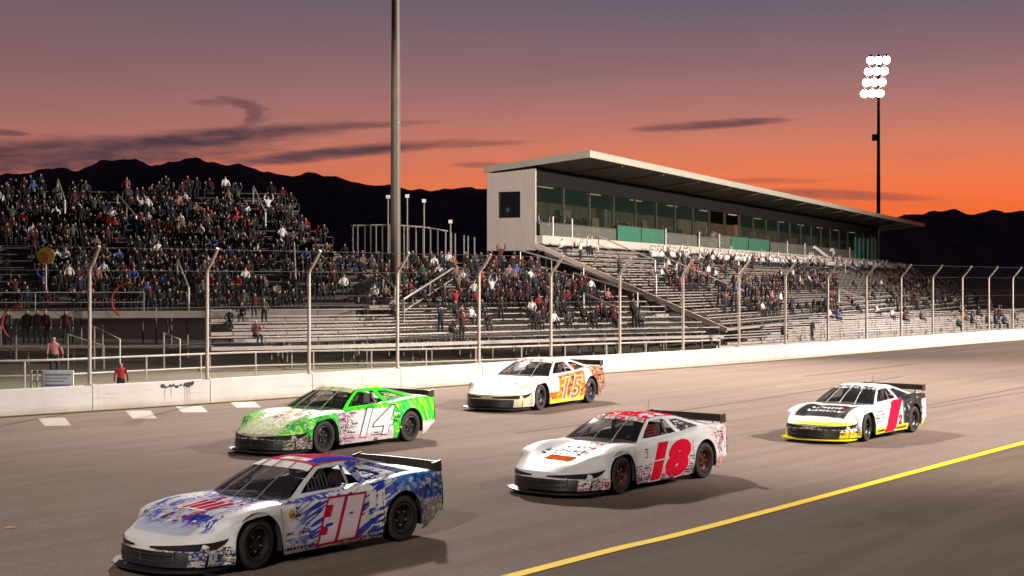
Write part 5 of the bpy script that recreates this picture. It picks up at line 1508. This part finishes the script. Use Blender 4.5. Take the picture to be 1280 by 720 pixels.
CARS = [
 dict(front=(320, 712.5), rear=(501, 677), scale=.98, seed=1, paint=paint_mat('blue_livery', liv_blue), mats=[fW, fC, fP, fB, fG, fD], decals=dec_blue,
      pillar=paint_mat('blue_pillar', lambda t, tc, x, y, z: t.mix(t.step(x, -.62, -.55), t.mix(streaks(t, tc, R(-20), 6, .45, .5), (.03, .06, .40), (.35, .36, .5)), (.62, .63, .66))),
      roof=roofmat('pink_roof', (.46, .03, .09), (.55, .11, .18), .5, .66), roof_decals=lambda r: [('poly', [(-.05, .28), (-.9, .30), (-.95, .52), (-.1, .50)], 4), ('poly', [(-.02, -.2), (-.2, -.2), (-.22, .32), (-.06, .34)], 1), ('poly', [(-.08, .02), (-.16, .02), (-.18, .16), (-.08, .18)], 5)],
      banner=fW, quarter=[fW, fB], label='white and blue race car numbered 31 with pink roof, nearest in front', steer=6),
 dict(front=(772.5, 618.7), rear=(881, 597.5), scale=1.0, seed=2, paint=paint_mat('red_livery', liv_red), mats=[fR, fD, fW, fO, fU], decals=dec_red,
      pillar=flat('white_pillar', WHITE, .25), roof=roofmat('red_roof', (.62, .015, .04), (.74, .70, .70), .55, .6, 4), banner=roofmat('red_banner', (.55, .02, .05), (.72, .70, .7), .45, .5, 12), net=simple('red_net', (.25, .02, .03), .8),
      quarter=[fU, fW], label='white race car with large red 18 and red roof beside the yellow line', steer=5, sp_z=1.01, rim=simple('rim_red', (.10, .02, .02), .35, .4)),
 dict(front=(400, 567.3), rear=(515, 551.6), scale=1.06, seed=3, paint=paint_mat('green_livery', liv_green), mats=[fW, fD, fK, fL], decals=dec_green,
      pillar=flat('green_pillar', (.045, .60, .03), .25), roof=roofmat('beige_roof', (.52, .46, .38), (.62, .60, .54), .4, .6, 8), roof_decals=lambda r: [('poly', [(-.7, -.5), (-.95, -.5), (-.95, .54), (-.62, .54)], 4)],
      banner=roofmat('green_banner', (.42, .50, .15), (.5, .45, .38), .45, .5, 14), quarter=[fL, fT], label='bright green race car with a white door panel behind the blue car', steer=2),
 dict(front=(668, 514), rear=(743, 502.8), scale=1.13, seed=4, paint=paint_mat('orange_livery', liv_orange), mats=[fW, fD, fO, fY, fT], decals=dec_orange,
      pillar=flat('white_pillar', WHITE, .25), roof=roofmat('pale_roof', (.72, .60, .52), (.5, .25, .2), .6, .66, 7), banner=roofmat('pale_banner', (.70, .6, .55), (.3, .15, .12), .5, .55, 14),
      quarter=[fO, fD], label='white race car with flame orange door and yellow sill next to the wall', steer=5, sp_z=1.0),
 dict(front=(1081, 552.5), rear=(1143, 540.5), scale=.97, seed=5, paint=paint_mat('black_livery', liv_black), mats=[fW, fD, fR, fY], decals=dec_black,
      pillar=flat('grey_pillar', (.5, .52, .50), .25), roof=roofmat('silver_roof', (.62, .62, .60), (.3, .3, .3), .58, .64, 7), banner=roofmat('black_banner', (.03, .03, .03), (.6, .6, .6), .5, .54, 14),
      quarter=[fD, fD], label='white and black race car with yellow sill, farthest right and following the others', steer=8, splitter=flat('splitter_yellow', (.80, .66, .02)), sp_z=1.04),
]
HEL = {1: ('white', (.6, .6, .6)), 2: ('red', (.45, .02, .03)), 3: ('lime', (.25, .5, .05)), 4: ('orange', (.6, .2, .02)), 5: ('black', (.03, .03, .03))}
WH_ = {1: 'nearest car, numbered 31', 2: 'car with the large red 18', 3: 'bright green car', 4: 'flame orange car by the wall', 5: 'yellow-silled car farthest right'}
def add_driver(root, sd):
    M = Matrix.Translation(root.location) @ Matrix.Rotation(root.rotation_euler.z, 4, 'Z') @ Matrix.Scale(root.scale[0], 4)
    o = bpy.data.objects.new('person', BASES['seated'][sd % 5]); COL.objects.link(o)
    o.location = M @ Vector((-.36, .28, .46)); o.rotation_euler = (0, 0, root.rotation_euler.z); o.scale = (.74,) * 3; o.color = (.03, .03, .035, 1)
    tag(o, 'helmeted person in a dark suit driving the ' + WH_[sd], 'person', 'drivers in the race cars')
    bm = BM(); bmesh.ops.create_uvsphere(bm, u_segments=16, v_segments=12, radius=.165, matrix=Matrix.Translation((.085, .01, .80)) @ Matrix.Diagonal((1.05, .88, 1.08, 1)))
    for f in bm.faces:
        c_ = f.calc_center_median()
        if c_.x > .14 and .74 < c_.z < .86: f.material_index = 1
    obj('helmet', bm, [simple('helmet_' + HEL[sd][0], HEL[sd][1], .25), MBLK], o, smooth=60, local=True)
for c in CARS: add_driver(make_car(c), c['seed'])
bpy.context.view_layer.update()
